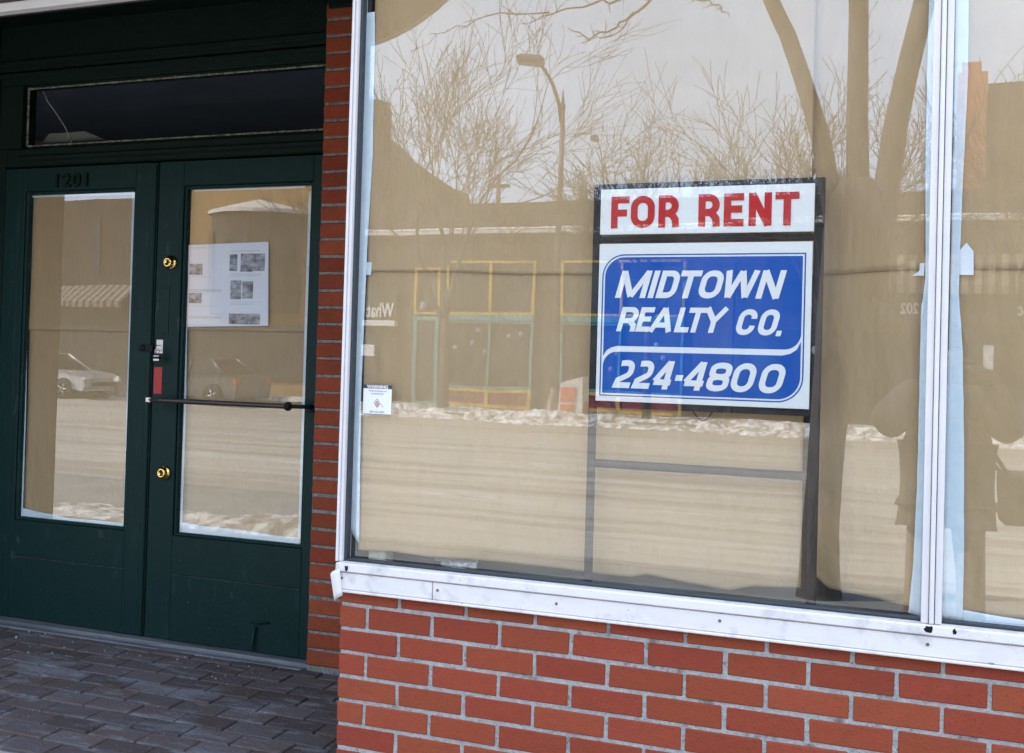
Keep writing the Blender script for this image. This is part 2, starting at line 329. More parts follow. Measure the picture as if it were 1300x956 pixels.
def text_mesh(name, s, size, m, parent, org, face='-y', bold=.0, ext=.0008, align='LEFT', sx=1, shear=0, space=1):
    cu=bpy.data.curves.new(name,'FONT'); cu.body=s; cu.size=size; cu.extrude=ext; cu.offset=bold; cu.align_x=align; cu.shear=shear; cu.space_character=space
    o=bpy.data.objects.new('tmp',cu); COL.objects.link(o)
    dg=bpy.context.evaluated_depsgraph_get(); me=bpy.data.meshes.new_from_object(o.evaluated_get(dg)); bpy.data.objects.remove(o); bpy.data.curves.remove(cu)
    for v in me.vertices:
        x,y,z=v.co
        v.co=(org[0]+x*sx,org[1]-z,org[2]+y) if face=='-y' else (org[0]-x*sx,org[1]+z,org[2]+y)
    me.name=name; me.materials.clear(); me.materials.append(m)
    o=bpy.data.objects.new(name,me); COL.objects.link(o); 
    if parent is not None: o.parent=parent
    return o

# stroke lettering (squarish sign alphabet), unit cap height
def arc(cx,cy,r,a0,a1,n=6,ry=None):
    ry=r if ry is None else ry
    return [(cx+r*cos(radians(a0+(a1-a0)*i/n)),cy+ry*sin(radians(a0+(a1-a0)*i/n))) for i in range(n+1)]
def rrect(w,h,r):
    return arc(w-r,h-r,r,90,0)+arc(w-r,r,r,0,-90)+arc(r,r,r,-90,-180)+arc(r,h-r,r,180,90)+[(w-r,h)]
def glyph(c,w,t):
    # centre-line strokes inside the box 0..w, 0..1 inset by t/2
    a=t/2; X=w-a; T=1-a; r=min(.26,(w-t)*.47)
    off=lambda pts:[(x+a,y+a) for x,y in pts]
    ww=w-t; hh=1-t
    if c=='I': return [[(w/2,0),(w/2,1)]]
    if c=='L': return [[(a,1),(a,a),(w,a)]]
    if c=='F': return [[(a,0),(a,T),(w,T)],[(a,.48),(w*.88,.48)]]
    if c=='E': return [[(w,T),(a,T),(a,a),(w,a)],[(a,.52),(w*.92,.52)]]
    if c=='T': return [[(0,T),(w,T)],[(w/2,T),(w/2,0)]]
    if c=='O' : return [off(rrect(ww,hh,r))]
    if c=='0': return [off(rrect(ww,hh,r))]
    if c=='D': return [[(a,0),(a,1)],off([(0,hh)]+arc(ww-r,hh-r,r,90,0)+arc(ww-r,r,r,0,-90)+[(0,0)])]
    if c=='C': return [off(arc(ww-r,hh-r,r,-8,90)+arc(r,hh-r,r,90,180)+arc(r,r,r,180,270)+arc(ww-r,r,r,270,368))]
    if c=='R':
        q=(T-.44)/2
        return [[(a,0),(a,1)],[(a,T)]+arc(X-q,T-q,q,90,0)+arc(X-q,.44+(T-.44)/2,q,0,-90,6,(T-.44)/2)[0:]+[(a,.44)],[(w*.5,.44),(w*.66,.40),(X,.25),(X+.02,0)]]
    if c=='N': return [[(a,0),(a,1)],[(a*.95,1-a*.2),(X+a*.05,a*.2)],[(X,0),(X,1)]]
    if c=='M': return [[(a,0),(a,1)],[(a,.97),(w/2,.06)],[(w/2,.06),(X,.97)],[(X,0),(X,1)]]
    if c=='W': return [[(a,1),(w*.25,.04)],[(w*.25,.04),(w*.5,.97)],[(w*.5,.97),(w*.76,.04)],[(w*.76,.04),(X,1)]]
    if c=='A': return [[(a*.8,0),(w*.5,.97)],[(w*.5,.97),(w-a*.8,0)],[(w*.2,.28),(w*.8,.28)]]
    if c=='Y': return [[(a,1),(w*.5,.46)],[(w-a,1),(w*.5,.46)],[(w*.5,.5),(w*.5,0)]]
    if c=='2': return [[(a,T*.98)]+arc(X-r,T-r,r,90,0)+arc(X-r*1.0,.62,r,0,-55,4)+[(a+.03,.28),(a,a),(w,a)]]
    if c=='4': return [[(w*.76,0),(w*.76,1)],[(w*.72,.97),(a*.6,.29)],[(a*.4,.25),(w,.25)]]
    if c=='8': return [off([(x,y*.5+hh*.5) for x,y in rrect(ww,hh*1.0,r)]),off([(x,y*.5) for x,y in rrect(ww,hh,r)])]
    if c=='-': return [[(0,.42),(w,.42)]]
    if c=='.': return [[(0,a*.8),(t*.9,a*.8)]]
    return []
_so=[0]
def stroke_text(b, s, x0, z0, h, spans, t, y, shear=0, mi=0):
    # spans: list of (x_left,x_right) per character in metres measured along the base line
    for c,(xa,xb) in zip(s,spans):
        w=(xb-xa)/h
        for pl in glyph(c,w,t):
            P=[Vector((p[0],p[1])) for p in pl]
            Q=[P[0]]
            for p in P[1:]:
                if (p-Q[-1]).length>1e-4: Q.append(p)
            P=Q; n=len(P); Lf=[];Rt=[]
            for i in range(n):
                d0=(P[i]-P[i-1]).normalized() if i>0 else None; d1=(P[i+1]-P[i]).normalized() if i<n-1 else None
                if d0 is None:d0=d1
                if d1 is None:d1=d0
                closed=(P[0]-P[-1]).length<.02 and n>8
                if closed and i in(0,n-1): d0=d1=((P[1]-P[0]).normalized()+(P[-1]-P[-2]).normalized()).normalized()
                nn=Vector((-d0.y-d1.y,d0.x+d1.x))
                if nn.length<1e-5: nn=Vector((-d0.y,d0.x))
                nn.normalize(); k=nn.dot(Vector((-d0.y,d0.x))); k=max(k,.55)
                o=nn*(t/2)/k; Lf.append(P[i]+o); Rt.append(P[i]-o)
            _so[0]=(_so[0]+1)%6; yy=y-.00025*_so[0]
            vs=[]
            for q in Lf+Rt:
                vs.append((x0+xa+(q.x+shear*q.y)*h, yy, z0+q.y*h))
            b.add(vs,[(i+n,i+1+n,i+1,i) for i in range(n-1)],mi)

# ================================================================== GROUND
def gslab(name,x0,x1,y0,y1,z,m,h=.3):
    b=MB(); b.box(x0,x1,y0,y1,z-h,z); return tag(b.build(name,m),kind='structure')
ROADZ=-.15; NEAR_CURB=-5.2; FAR_CURB=-24.9
gslab('road',-90,70,FAR_CURB,NEAR_CURB,ROADZ,M['road'])
gslab('sidewalk',-90,70,NEAR_CURB+.16,-.004,0,M['walk'],.5)
gslab('curb',-90,70,NEAR_CURB,NEAR_CURB+.157,.004,M['walk'],.5)
gslab('curb',-90,70,FAR_CURB-.157,FAR_CURB,.004,M['walk'],.5)
gslab('sidewalk',-90,70,-31.5,FAR_CURB-.16,0,M['walk'],.5)
gslab('ground',-300,300,-300,-31.504,-.05,M['walk'],.5)
gslab('ground',-300,300,16.5,300,-.05,M['walk'],.5)
gslab('ground',-300,-90.01,-31.49,16.49,-.15,M['walk'],.5)
gslab('ground',70.01,300,-31.49,16.49,-.15,M['walk'],.5)
b=MB()
for y in (-13.6,-13.85): b.box(-90,70,y,y+.11,ROADZ,ROADZ+.004)
for k in range(-28,22):
    b.box(k*3.2,k*3.2+1.4,-9.4,-9.28,ROADZ,ROADZ+.004); b.box(k*3.2+.7,k*3.2+2.1,-18.1,-17.98,ROADZ,ROADZ+.004)
tag(b.build('road_markings',M['line']),kind='structure')
def bank(name,x0,x1,yc,w,h,seed,step=.14):
    b=MB(); nu=int((x1-x0)/step); nv=14
    def fn(u,v):
        x=x0+(x1-x0)*u; s=(v*2-1)
        wv=w*(1+.35*fnoise(x*.25,seed,2)); y=yc+s*wv+.12*fnoise(x*.7,seed,8)
        e=max(0,1-s*s)**.6
        z=e*h*(.75+.55*fnoise(x*.35,seed)+.35*fnoise(x*1.7,y*1.7,seed)+.22*fnoise(x*5,y*5,seed)+.12*fnoise(x*12,y*12,seed))
        return (x,y,(ROADZ if y*1.0> FAR_CURB+0 and y<NEAR_CURB else 0)*(1)+z-.02)
    b.grid(fn,nu,nv); return tag(b.build(name,M['snow']),kind='structure')
bank('snow_bank',-50,25,FAR_CURB-.2,.75,.19,3.1,.08)
bank('snow_bank',-50,25,-28.0,.5,.09,9.4,.2)
bank('snow_bank',-30,-3.6,-2.95,.36,.17,5.7,.035)
# entry floor: brick pavers on a slight fall
ent=MB()
def ez(y): return .150+.055*(y/1.1)
ent.add([(-4.93,-.0,.15-.012),(-1.9,-.0,.15-.012),(-1.9,1.3,ez(1.3)-.012),(-4.93,1.3,ez(1.3)-.012)],[(0,1,2,3)],1)
y=.0; row=0
while y<1.09:
    x=-4.93-(row%2)*.1
    while x<-1.9:
        xa=max(x+.003,-4.93); xb=min(x+.2-.003,-1.9)
        if xb-xa>.02:
            t=random.uniform(-.002,.002); o=len(ent.v)
            ent.box(xa,xb,y+.003,y+.097,.0,.05,0,.004,.001)
            for i in range(o,len(ent.v)):
                vx,vy,vz=ent.v[i]; ent.v[i]=(vx,vy,vz-.05+ez(vy)+t)
        x+=.2
    y+=.1; row+=1
tag(ent.build('entry_floor',[M['paver'],M['paver_gap']]),kind='structure')
gslab('entry_step',-4.93,-1.9,-.003,1.3,.136,M['walk'],.5)

# ================================================================== STOREFRONT BUILDING
B=empty('storefront_building','red brick shop with dark green recessed double doors and a white framed display window','shop building',loc=(0,0,0))
XR=7.0; XL=-1.652; ZS=.795
b=MB(); b.box(XL+.004,XR,.0035,.10,-.1,ZS-.002,1); b.box(XL+.006,XL+.1,.1,1.2,-.1,ZS,1)
ZREF=.7443; JX=-1.4636
bricks(b,XL,XR,.0,ZS-.001,0,ZREF,JX,0)
b.build('brick_wall',[M['brick'],M['mortar']],B)
b=MB(); b.box(-2.4085,-1.64,1.0622,1.4,.15,2.86,1)
z=EYE-.7058-.0677*8+.02
while z<2.84:
    b.box(-2.41,-2.21,1.056+random.uniform(0,.004),1.12,z+.004,z+.0677-.006,0,.004,.0015); b.box(-2.2,-1.70,1.06,1.1,z+.004,z+.0617,0,.004,.001); z+=.0677
b.build('brick_pier',[M['pier_brick'],M['pier_mortar']],B)
# head of the pier: rounded, with a patch of old green paint
b=MB(); b.box(-2.40,-1.70,1.045,1.12,2.835,2.93,0,.008); b.build('pier_cap',M['green_dark'],B)
b=MB(); b.box(-1.66,-1.655+.0,.1,1.06,.15,3.0); b.build('return_wall',M['stucco'],B)
# masses that close the building: side walls, back, roof, parapet, far left shop front
b=MB()
b.box(-9,-4.91,-.0,.2,-.1,.8); b.box(-9,-8.8,.2,16,-.1,4.0); b.box(XR,XR+.2,0,16,-.1,4.0); b.box(-9,XR+.2,16,16.2,-.1,4.0)
b.build('side_walls',M['stucco'],B)
box_obj('roof_deck',M['roof'],B,-9,XR+.2,.21,16,3.55,3.65)
box_obj('parapet',M['stucco'],B,-9,XR+.2,0,.2,3.3,4.0)
box_obj('upper_fascia',M['trim_pale'],B,-9,XR+.2,-.02,.199,2.80,3.299)
# header over the entry with white lip
b=MB(); b.box(-4.93,-1.665,-.012,.10,2.585,2.80); b.build('entry_header',M['b_tan'],B)
b=MB(); b.box(-4.93,-1.665,-.03,.012,2.555,2.584,0,.004); b.build('header_trim',M['white_metal'],B)
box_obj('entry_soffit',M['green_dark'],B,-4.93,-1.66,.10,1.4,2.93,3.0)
# left side of the recess
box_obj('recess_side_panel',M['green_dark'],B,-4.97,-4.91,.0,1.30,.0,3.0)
box_obj('recess_back_panel',M['green'],B,-4.91,-4.19,1.15,1.25,.15,2.93)
b=MB(); b.box(-8.7,-4.98,.0,.06,2.3,2.8); b.box(-8.8,-4.98,.05,.12,.8,2.3); b.build('neighbour_front',M['green_dark'],B)

# door surround
b=MB()
b.box(-4.20,-2.40,1.125,1.22,2.72,2.93,0,.004)            # fascia board
b.box(-4.20,-2.40,1.105,1.125,2.735,2.765,0,.006)         # bead
b.box(-4.20,-2.40,1.135,1.22,2.655,2.718,0,.005)
b.box(-4.20,-2.40,1.118,1.135,2.69,2.712,0,.006)
b.box(-4.19,-4.058,1.13,1.22,2.363,2.654,0,.004); b.box(-4.19,-4.146,1.13,1.22,.19,2.362,0,.004)
b.box(-4.26,-4.195,1.10,1.22,.17,2.93,0,.006)
b.box(-4.145,-2.40,1.13,1.22,2.278,2.3615,0,.006)            # rail
b.box(-4.057,-2.40,1.112,1.13,2.30,2.325,0,.006)
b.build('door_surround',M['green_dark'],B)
# transom light
T=MB(); T.box(-4.057,-2.41,1.155,1.20,2.640,2.654); T.box(-4.057,-4.043,1.155,1.20,2.377,2.64); T.box(-4.043,-2.41,1.155,1.20,2.363,2.377)
tr=T.build('transom_window',M['green_dark'],B)
def putty(pts,vert=False):
    b=MB(); n=len(pts)-1; n=120; (a0,c0),(a1,c1)=pts; vs=[]
    for i in range(n+1):
        t=i/n; h=.0018+.0035*max(0,fnoise(i*.35,a0*9+c0))+.0015*random.random(); x=a0+(a1-a0)*t; z=c0+(c1-c0)*t
        for sg in (-1,1):
            for yy in (1.151,1.158): vs.append((x+(sg*h if vert else 0),yy,z+(0 if vert else sg*h)))
    b.add(vs,[(i*4+p,(i+1)*4+p,(i+1)*4+q,i*4+q) for i in range(n) for p,q in ((0,2),(2,3),(3,1),(1,0))]); return b.build('putty',M['chip'],tr)
putty([(-4.05,2.640),(-2.41,2.640)]); putty([(-4.045,2.376),(-2.41,2.376)]); putty([(-4.043,2.38),(-4.043,2.64)],True)
b=MB(); b.box(-4.043,-2.41,1.165,1.171,2.377,2.64,0); b.m[2]=1
b.m=[1 if i==2 else 0 for i in range(6)]
b.build('pane',[M['glass_back'],M['glass_clean']],tr)

b=MB(); P=[]
for q in ((54,113),(60,128),(72,145),(83,162),(93,186)): x,z=W(q[0],q[1],1.21); P.append((x,1.21,z))
b.tube(P,.0022,6); b.build('loose_wire',M['mortar'],tr)
x0_,z0_=W(58,181,1.26); x1_,z1_=W(112,168,1.26); x2_,_=W(132,176,1.26)
b=MB(); b.prism([(x0_,z0_),(x2_,z0_),(x1_,z1_),(x0_+.04,z1_)],1.24,1.27); b.build('board_offcut',M['wood_in'],tr)

def pane(x0,x1,y,z0,z1,parent,name='glass_pane'):
    b=MB(); b.box(x0,x1,y,y+.006,z0,z1); b.m=[1 if i==2 else 0 for i in range(6)]
    return b.build(name,[M['glass_back'],M['glass']],parent)

# doors
YD=1.132
def door(x0,x1,g0,g1,label,astragal):
    D=bpy.data.objects.new('door',None); COL.objects.link(D); D.parent=B; D['label']=label
    b=MB(); zb,zt=.222,2.270; gz0,gz1=.665,2.162
    y0,y1=YD,YD+.045
    b.box(x0,g0,y0,y1,zb,zt,0,.003); b.box(g1,x1,y0,y1,zb,zt,0,.003)
    b.box(g0,g1,y0+.0005,y1,gz1,zt-.001,0,.002); b.box(g0,g1,y0+.0005,y1,.503,gz0,0,.0015); b.box(g0,g1,y0+.001,y1,zb+.001,.4995,0,.0015)
    m=.014
    for a in ((g0,g0+m,gz0,gz1),(g1-m,g1,gz0,gz1),(g0+m,g1-m,gz0,gz0+m),(g0+m,g1-m,gz1-m,gz1)): b.box(a[0],a[1],y0+.008,y1,a[2],a[3],0,.003)
    b.box(x0+.0,x1,y0-.012,y0-.0005,zb+.0,zb+.0+.05,0,.004) if False else None
    b.build('leaf_frame',M['green'],D)
    b=MB(); b.box(g0+.002,g1-.002,y0-.0006,y0+.002,.4996,.5018); b.build('panel_seam',M['seam'],D)
    pane(g0+m,g1-m,YD+.022,gz0+m,gz1-m,D)
    return D
DL=door(-4.055,-3.274,-4.022,-3.393,'left door leaf with the number 1201 in raised figures',False)
DR=door(-3.268,-2.412,-3.137,-2.494,'right door leaf with push bar, two brass locks and padlock',True)
# left leaf is wider than its visible glass margin: hinge stile
b=MB(); b.box(-4.143,-4.0555,YD,YD+.045,.222,2.27,0,.003); b.build('hinge_stile',M['green'],DL)
b=MB(); b.box(-3.30,-3.276,YD-.012,YD-.0008,.225,2.262,0,.004); b.build('astragal',M['green'],DL)
text_mesh('house_number','1201',.085,M['green_dark'],DL,(-3.86,YD-.004,2.178),ext=.004,bold=.002,sx=1.15,space=1.15)
def lock(x,z):
    b=MB(); c=(x,YD,z)
    b.lathe([(.031,0),(.031,-.006),(.027,-.010),(.022,-.011),(.0215,-.026),(.018,-.029),(.012,-.029),(.0115,-.0275)],c,'y',28)
    l=b.build('deadbolt',M['brass'],DR); b=MB(); b.box(x-.001,x+.001,YD-.0305,YD-.0278,z-.006,z+.006); b.box(x-.004,x+.004,YD-.0302,YD-.028,z-.008,z-.006)
    return l,b
l1,k1=lock(-3.190,1.832); l2,k2=lock(-3.186,.930)
k1.build('keyhole',M['black'],DR); k2.build('keyhole',M['black'],DR)
b=MB(); b.box(-3.232,-3.192,YD-.0025,YD-.0003,1.51,1.735,0,.001)
for z in (1.525,1.72): b.lathe([(.004,0),(.003,-.003)],(-3.212,YD-.002,z),'y',10)
b.build('lock_plate',M['green'],DR)
# hasp (on both leaves), push bar
b=MB(); b.box(-3.33,-3.262,YD-.016,YD-.0125,1.448,1.476,0,.001); b.lathe([(.014,0),(.014,-.006),(.008,-.009)],(-3.315,YD-.012,1.462),'y',16)
b.build('hasp',M['black'],DR)
b=MB(); b.box(-3.252,-3.218,YD-.003,YD-.0003,1.44,1.50,0,.001); b.tube([(-3.236,YD,1.475),(-3.236,YD-.022,1.475),(-3.236,YD-.024,1.455),(-3.236,YD,1.452)],.0028,8); b.build('staple',M['steel'],DR)
b=MB(); by=YD-.07; zb=1.243
P=[(-3.222,by,zb)]+[(-3.222+.70*i/10,by+.001*sin(i),zb-.001*i*0) for i in range(1,11)]
b.tube(P,.0105,12); 
pb=b.build('push_bar',M['bar'],DR)
b=MB(); b.lathe([(.006,-.014),(.016,-.010),(.019,0),(.016,.010),(.006,.014)],(-2.535,by,zb),'x',16); b.tube([(-2.535,by,zb),(-2.47,by+.02,zb+.0),(-2.452,YD-.006,zb)],.0085,10); b.lathe([(.026,0),(.026,-.006),(.020,-.012),(.008,-.014)],(-2.450,YD,zb),'y',18)
b.build('bar_bracket',M['black'],DR)
b=MB(); b.box(-3.238,-3.214,by-.010,by+.008,zb-.012,zb+.012,0,.003); b.tube([(-3.225,by+.008,zb),(-3.225,YD,zb)],.006,8); b.build('bar_end',M['steel'],DR)
# door hardware at the foot
b=MB(); b.tube([(-2.70,YD-.006,.33),(-2.71,YD-.012,.25),(-2.70,YD-.012,.235)],.006,8); b.tube([(-2.72,YD-.008,.345),(-2.64,YD-.006,.352)],.005,8); b.build('door_stop',M['green'],DR)
b=MB(); b.box(-4.20,-2.405,1.085,1.2,.19,.219,0,.004); b.box(-4.20,-2.43,1.045,1.085,.185,.206,0,.004); b.build('threshold',M['threshold'],B)

# display window: frame, mullion, sill, panes
F=bpy.data.objects.new('display_window',None); COL.objects.link(F); F.parent=B
YG=.030; ZT=2.72
b=MB(); b.box(-1.664,-1.6565,-.016,.045,.866,ZT,0,.002); b.box(-1.6558,-1.6470,-.010,.045,.866,ZT,0,.0015)
b.box(-1.664,XR,-.022,.045,ZT,2.80,0,.003); b.box(XR-.03,XR,-.022,.045,.866,ZT)
b.build('frame',M['white_metal'],F)
b=MB(); b.box(-1.6465,-1.6400,.003,.0298,.866,ZT,0,.002); b.box(-1.6395,XR,.006,.0298,.8665,.874,0,.002); b.build('gasket',M['gasket'],F)
b=MB(); mx0,mx1=-.0915,-.0465
b.box(mx0,mx0+.0165,-.016,.05,.8665,ZT,0,.0015); b.box(mx0+.0180,mx0+.0285,-.026,.05,.8665,ZT,0,.003); b.box(mx0+.0300,mx1,-.016,.05,.8665,ZT,0,.0015)
b.build('mullion',M['white_metal'],F)
b=MB(); b.box(-1.655,XR,-.030,.048,.841,.8655,0,.003); b.build('sill_lip',M['white_metal_dirty'],F)
b=MB()
b.box(-1.645,-1.352,-.024,.0,ZS-.004,.8385,0,.002); x=-1.350
while x<XR: b.box(x,min(x+2.4,XR),-.024,.0,ZS-.004,.8385,0,.002); x+=2.402
b.box(-1.655,XR,-.028,-.0,ZS-.012,ZS-.0045,0,.002)
sill=b.build('sill_face',M['white_metal_dirty'],F)
SCR=mat('rusty_screw',(.20,.10,.03),.7,(60,.5))
for x,zz in ((-1.635,.823),(-1.335,.818),(-.99,.818),(-.56,.821),(-.075+.0,.820),(.6,.82),(1.4,.82),(-1.652+.02,.852)):
    b=MB(); b.lathe([(.004,0),(.0035,-.002),(.001,-.0025)],(x,-.0242,zz),'y',10); b.build('screw',SCR,F)
b=MB()    # torn corner of the cladding, curled outwards
def curl(u,v): 
    a=u*2.2; return (-1.640-.014*sin(a)*(1-.3*v)+.012*v, -.03-.018*(1-cos(a)), .85-.075*v-.012*u)
b.grid(curl,8,6); o=b.build('bent_cladding',M['white_metal'],F); solid(o,.001)
b=MB(); b.box(-1.664,-1.645,-.012,.02,.80,.862); b.build('corner_gap',M['black'],F)
def blob(c,rx,rz,sd):
    b=MB(); n=22; vs=[(c[0],c[1]-.0016,c[2])]
    for i in range(n):
        a=2*pi*i/n; k=1+.7*fnoise(cos(a)*1.6,sin(a)*1.6,sd); vs.append((c[0]+rx*k*cos(a),c[1]-.0002,c[2]+rz*k*sin(a)))
    b.add(vs,[(0,1+(i+1)%n,1+i) for i in range(n)],0,True); b.build('sealant_smear',M['black'],F)
blob((-.073,-.0300,.856),.010,.008,1); blob((-.018,-.0300,.857),.004,.008,4); blob((-1.618,-.0300,.853),.005,.009,7)
pane(-1.639,mx0-.0004,YG,.8745,ZT,F); pane(mx1+.0004,XR-.031,YG,.8745,ZT,F)

# dark interior and display platform
b=MB(); b.box(-8.8,XR,9,9.1,0,3.5); b.box(-8.8,XR,1.9,9,.05,.1); b.box(-4.9,-1.66,1.21,9,.1,.18); b.build('interior_walls',M['dark_in'],B)
b=MB(); b.box(-1.655,XR,.052,1.2,.70,.845); b.build('display_platform',M['wood_in'],B)
b=MB(); b.box(-1.655,XR,.9,.95,.845,3.4); b.box(-1.662,-1.6405,.047,.9,.845,3.4); b.build('display_back',M['dark_in'],B)
box_obj('inner_post',M['post_in'],B,-1.60,-1.545,.06,.115,.846,2.79,bev=.004)

# ================================================================== PAPER, TAPE, SIGN
Y_WIN=lambda sd: sd>0
def sheet(name,label,xl,xr,zb,zt,depth,nu,nv,seed,cat='paper',group=None):
    """xl/xr/zb/zt functions or numbers; depth(X,Z)"""
    fn=lambda f,t: f(t) if callable(f) else f
    b=MB()
    def g(u,v):
        zz=fn(zb,u)*(1-v)+fn(zt,u)*v; x0=fn(xl,zz); x1=fn(xr,zz); X=x0+(x1-x0)*u
        zz=(fn(zb,u)*(1-v)+fn(zt,u)*v)
        return (X,max(depth(X,zz),YG+.0115),zz) if Y_WIN(seed) else (X,depth(X,zz),zz)
    b.grid(g,nu,nv); o=b.build(name,M['paper']); solid(o,.0004,1); return tag(o,label,cat,group)
def dA(X,Z):
    t=max(0,min(1,(X+1.585)/.55)); t=t*t*(3-2*t)
    return .0425+.128*t+.006*fnoise(X*2.2,Z*.7,1)+.0035*fnoise(X*7,Z*2.5,4)+.004*abs(fnoise(X*3+Z*2,Z*3-X,11))+.0016*fnoise(X*2,Z*9,6)*(1 if Z<1.2 else .4)*min(1,t*3)
def edge_pts(px,Y,f=None):
    R=[]
    for x,y in px:
        q=W(x,y,Y)
        if f:
            for _ in range(4): q=W(x,y,f(q[0],q[1])+.006)
        R.append(q)
    return R
GP='sheets of brown paper covering the display window'
ZSEAM=W(600,346,.10)[1]
botA=edge_pts([(457,697),(500,699),(545,706),(600,709),(680,717),(760,727),(800,731),(822,728),(870,738),(925,748),(955,743),(1010,745)],.12,dA)
xa0,xa1=-1.625,-.392
fb=lambda u: lerp_edge(botA,xa0+(xa1-xa0)*u)-.003
sheet('wrapping_paper','wide lower sheet of brown paper behind the for rent sign, below the seam',lambda z:-1.625+.003*fnoise(z*2,3),lambda z:-.392+.008*fnoise(z*2,5),fb,ZSEAM+.02,lambda X,Z:dA(X,Z)+.006,150,110,1,group=GP)
sheet('wrapping_paper','wide upper sheet of brown paper behind the for rent panel, above the horizontal seam',lambda z:-1.622+.003*fnoise(z*2,3),-.388,lambda u:ZSEAM+.003*fnoise(u*7,2),2.74,dA,150,110,2,group=GP)
def dB(X,Z):
    t=max(0,min(1,(-.11-X)/.26)); t=t*t*(3-2*t); w=.055+.135*t+.008*fnoise(X*3,Z*1.2,7)+.013*fnoise((X+Z)*5,(X-Z)*1.6,3)*min(1,(-.1-X)/.05 if X<-.1 else 0)+.003*fnoise(X*9,Z*3,2)
    # curl at the lower left corner
    c=max(0,1-(Z-.86)/.22)*max(0,1-(X+.40)/.16); return w+.05*c*c*1.2
botB=edge_pts([(1036,735),(1048,747),(1075,753),(1110,760),(1150,769),(1165,772)],.09,lambda X,Z:dB(X,1.2))
xb0,xb1=-.376,-.105
ed=lambda z: -.376+.012*fnoise(z*2.5,9)
sheet('wrapping_paper','narrow lower brown paper sheet between sign and mullion, curled at its bottom corner',ed,-.100,lambda u: lerp_edge(botB,xb0+(xb1-xb0)*u),ZSEAM+.02,lambda X,Z:dB(X,Z)+.005,50,90,3,group=GP)
sheet('wrapping_paper','narrow upper brown paper sheet between sign and mullion, above the seam',lambda z:-.43,-.100,ZSEAM,2.74,dB,50,60,4,group=GP)
def dC(X,Z): return .045+.035*min(1,max(0,(X+.04)/.4))+.006*fnoise(X*3,Z*1.1,13)+.003*fnoise(X*9,Z*3,22)
sheet('wrapping_paper','lower sheet of brown paper right of the white mullion, under the horizontal seam',-.045,1.9,.885,ZSEAM+.02,lambda X,Z:dC(X,Z)+.005,120,80,5,group=GP)
sheet('wrapping_paper','upper sheet of brown paper right of the white mullion, above the horizontal seam',-.045,1.9,ZSEAM,2.74,dC,120,60,6,group=GP)
sheet('wrapping_paper','brown paper filling the far end of the display window beyond the photographed bay',1.88,XR-.04,.9,2.74,lambda X,Z:dC(X,Z)+.012,80,40,7,group=GP)
# door papers
GD='brown paper sheets behind the door glass'
yd=YD+.032
def dD(s): return lambda X,Z: yd+.006+.004*fnoise(X*4,Z*2,s)+.0025*fnoise(X*10,Z*3,s+2)
for i,(a,c,who) in enumerate(((-4.02,-3.395,'left'),(-3.135,-2.497,'right'))):
    zs=(W(100,420,YD)[1],W(300,420,YD)[1]+.0)[i]
    sheet('wrapping_paper','upper brown paper sheet behind the glass of the %s green door'%who,a,c,lambda u:zs+.002*fnoise(u*6,i),2.16,dD(3+i),40,60,0,group=GD)
    f=dD(7+i); sheet('wrapping_paper','lower brown paper sheet behind the glass of the %s green door'%who,a,c,.67,zs+.02,lambda X,Z:f(X,Z)+.008,40,60,0,group=GD)

def tape(label,left,right,Y,group,thick=.0003,bow=0):
    """strip between two polylines given as photo points on depth Y (real plane)"""
    b=MB(); L=[W(x,y,Y) for x,y in left]; R=[W(x,y,Y) for x,y in right]
    n=60; vs=[]
    def at(P,t):
        t*=len(P)-1; i=min(int(t),len(P)-2); k=t-i; return (P[i][0]*(1-k)+P[i+1][0]*k, P[i][1]*(1-k)+P[i+1][1]*k)
    m=4
    for i in range(n+1):
        p=at(L,i/n);q=at(R,i/n)
        for j in range(m+1):
            s=j/m; jit=.0011*fnoise(i*.7,j*9,len(label)) if j in(0,m) else 0
            vs.append((p[0]*(1-s)+q[0]*s+jit,Y+.0008*fnoise(i*.35,j*1.3,2),p[1]*(1-s)+q[1]*s+jit*.6))
    b.add(vs,[(i*(m+1)+j,i*(m+1)+j+1,(i+1)*(m+1)+j+1,(i+1)*(m+1)+j) for i in range(n) for j in range(m)],0,True)
    o=b.build('masking_tape',M['tape']); solid(o,thick,1); return tag(o,label,'tape',group)
GT='pale tape strips inside the display window'; YT=YG+.0085
tape('long pale tape strip down the left edge of the display window',[(459,17),(458,120),(450,200),(446,300),(443,400),(440,500),(438,600),(436,662)],[(476,15),(476,50),(473,200),(467,300),(462.5,400),(458.5,500),(457,600),(456,690)],YT,GT)
tape('pale tape strip left of the white mullion, widening at its foot',[(1181,-40),(1178,50),(1175,200),(1175,350),(1169,400),(1167,500),(1164,620),(1159,720),(1153,778)],[(1193,-40),(1190,50),(1184,300),(1181,420),(1178,500),(1174,600),(1170,740),(1170,783)],YT,GT)
tape('broad pale tape strip right of the white mullion',[(1214,-40),(1213,50),(1209,250),(1205,420),(1202,500),(1198,640),(1195,788)],[(1230,-40),(1229,100),(1222,240),(1217,370),(1222,440),(1224,560),(1224,700),(1222,792)],YT,GT)
tape('pale tape strip along the bottom of the right hand window pane',[(1222,774),(1260,781),(1305,788),(1400,806)],[(1222,790),(1260,795),(1305,801),(1400,821)],YT+.002,GT)
tape('small square tab of pale tape sticking out beside the left window strip',[(464,333),(464,349)],[(472,333),(471,349)],YT+.002,GT)
GS='torn white paper scraps stuck by the mullion'
def poly_thing(name,label,cat,pts,Y,m,group=None,th=.0004):
    P=[W(x,y,Y) for x,y in pts]; b=MB(); b.prism(P,Y,Y+th); return tag(b.build(name,m),label,cat,group)
poly_thing('paper_scrap','white scrap shaped like a little house, stuck to the glass right of the mullion','paper scrap',[(1218,318),(1227,308),(1236,319),(1236,349),(1218,349)],YT+.003,M['page'],GS)
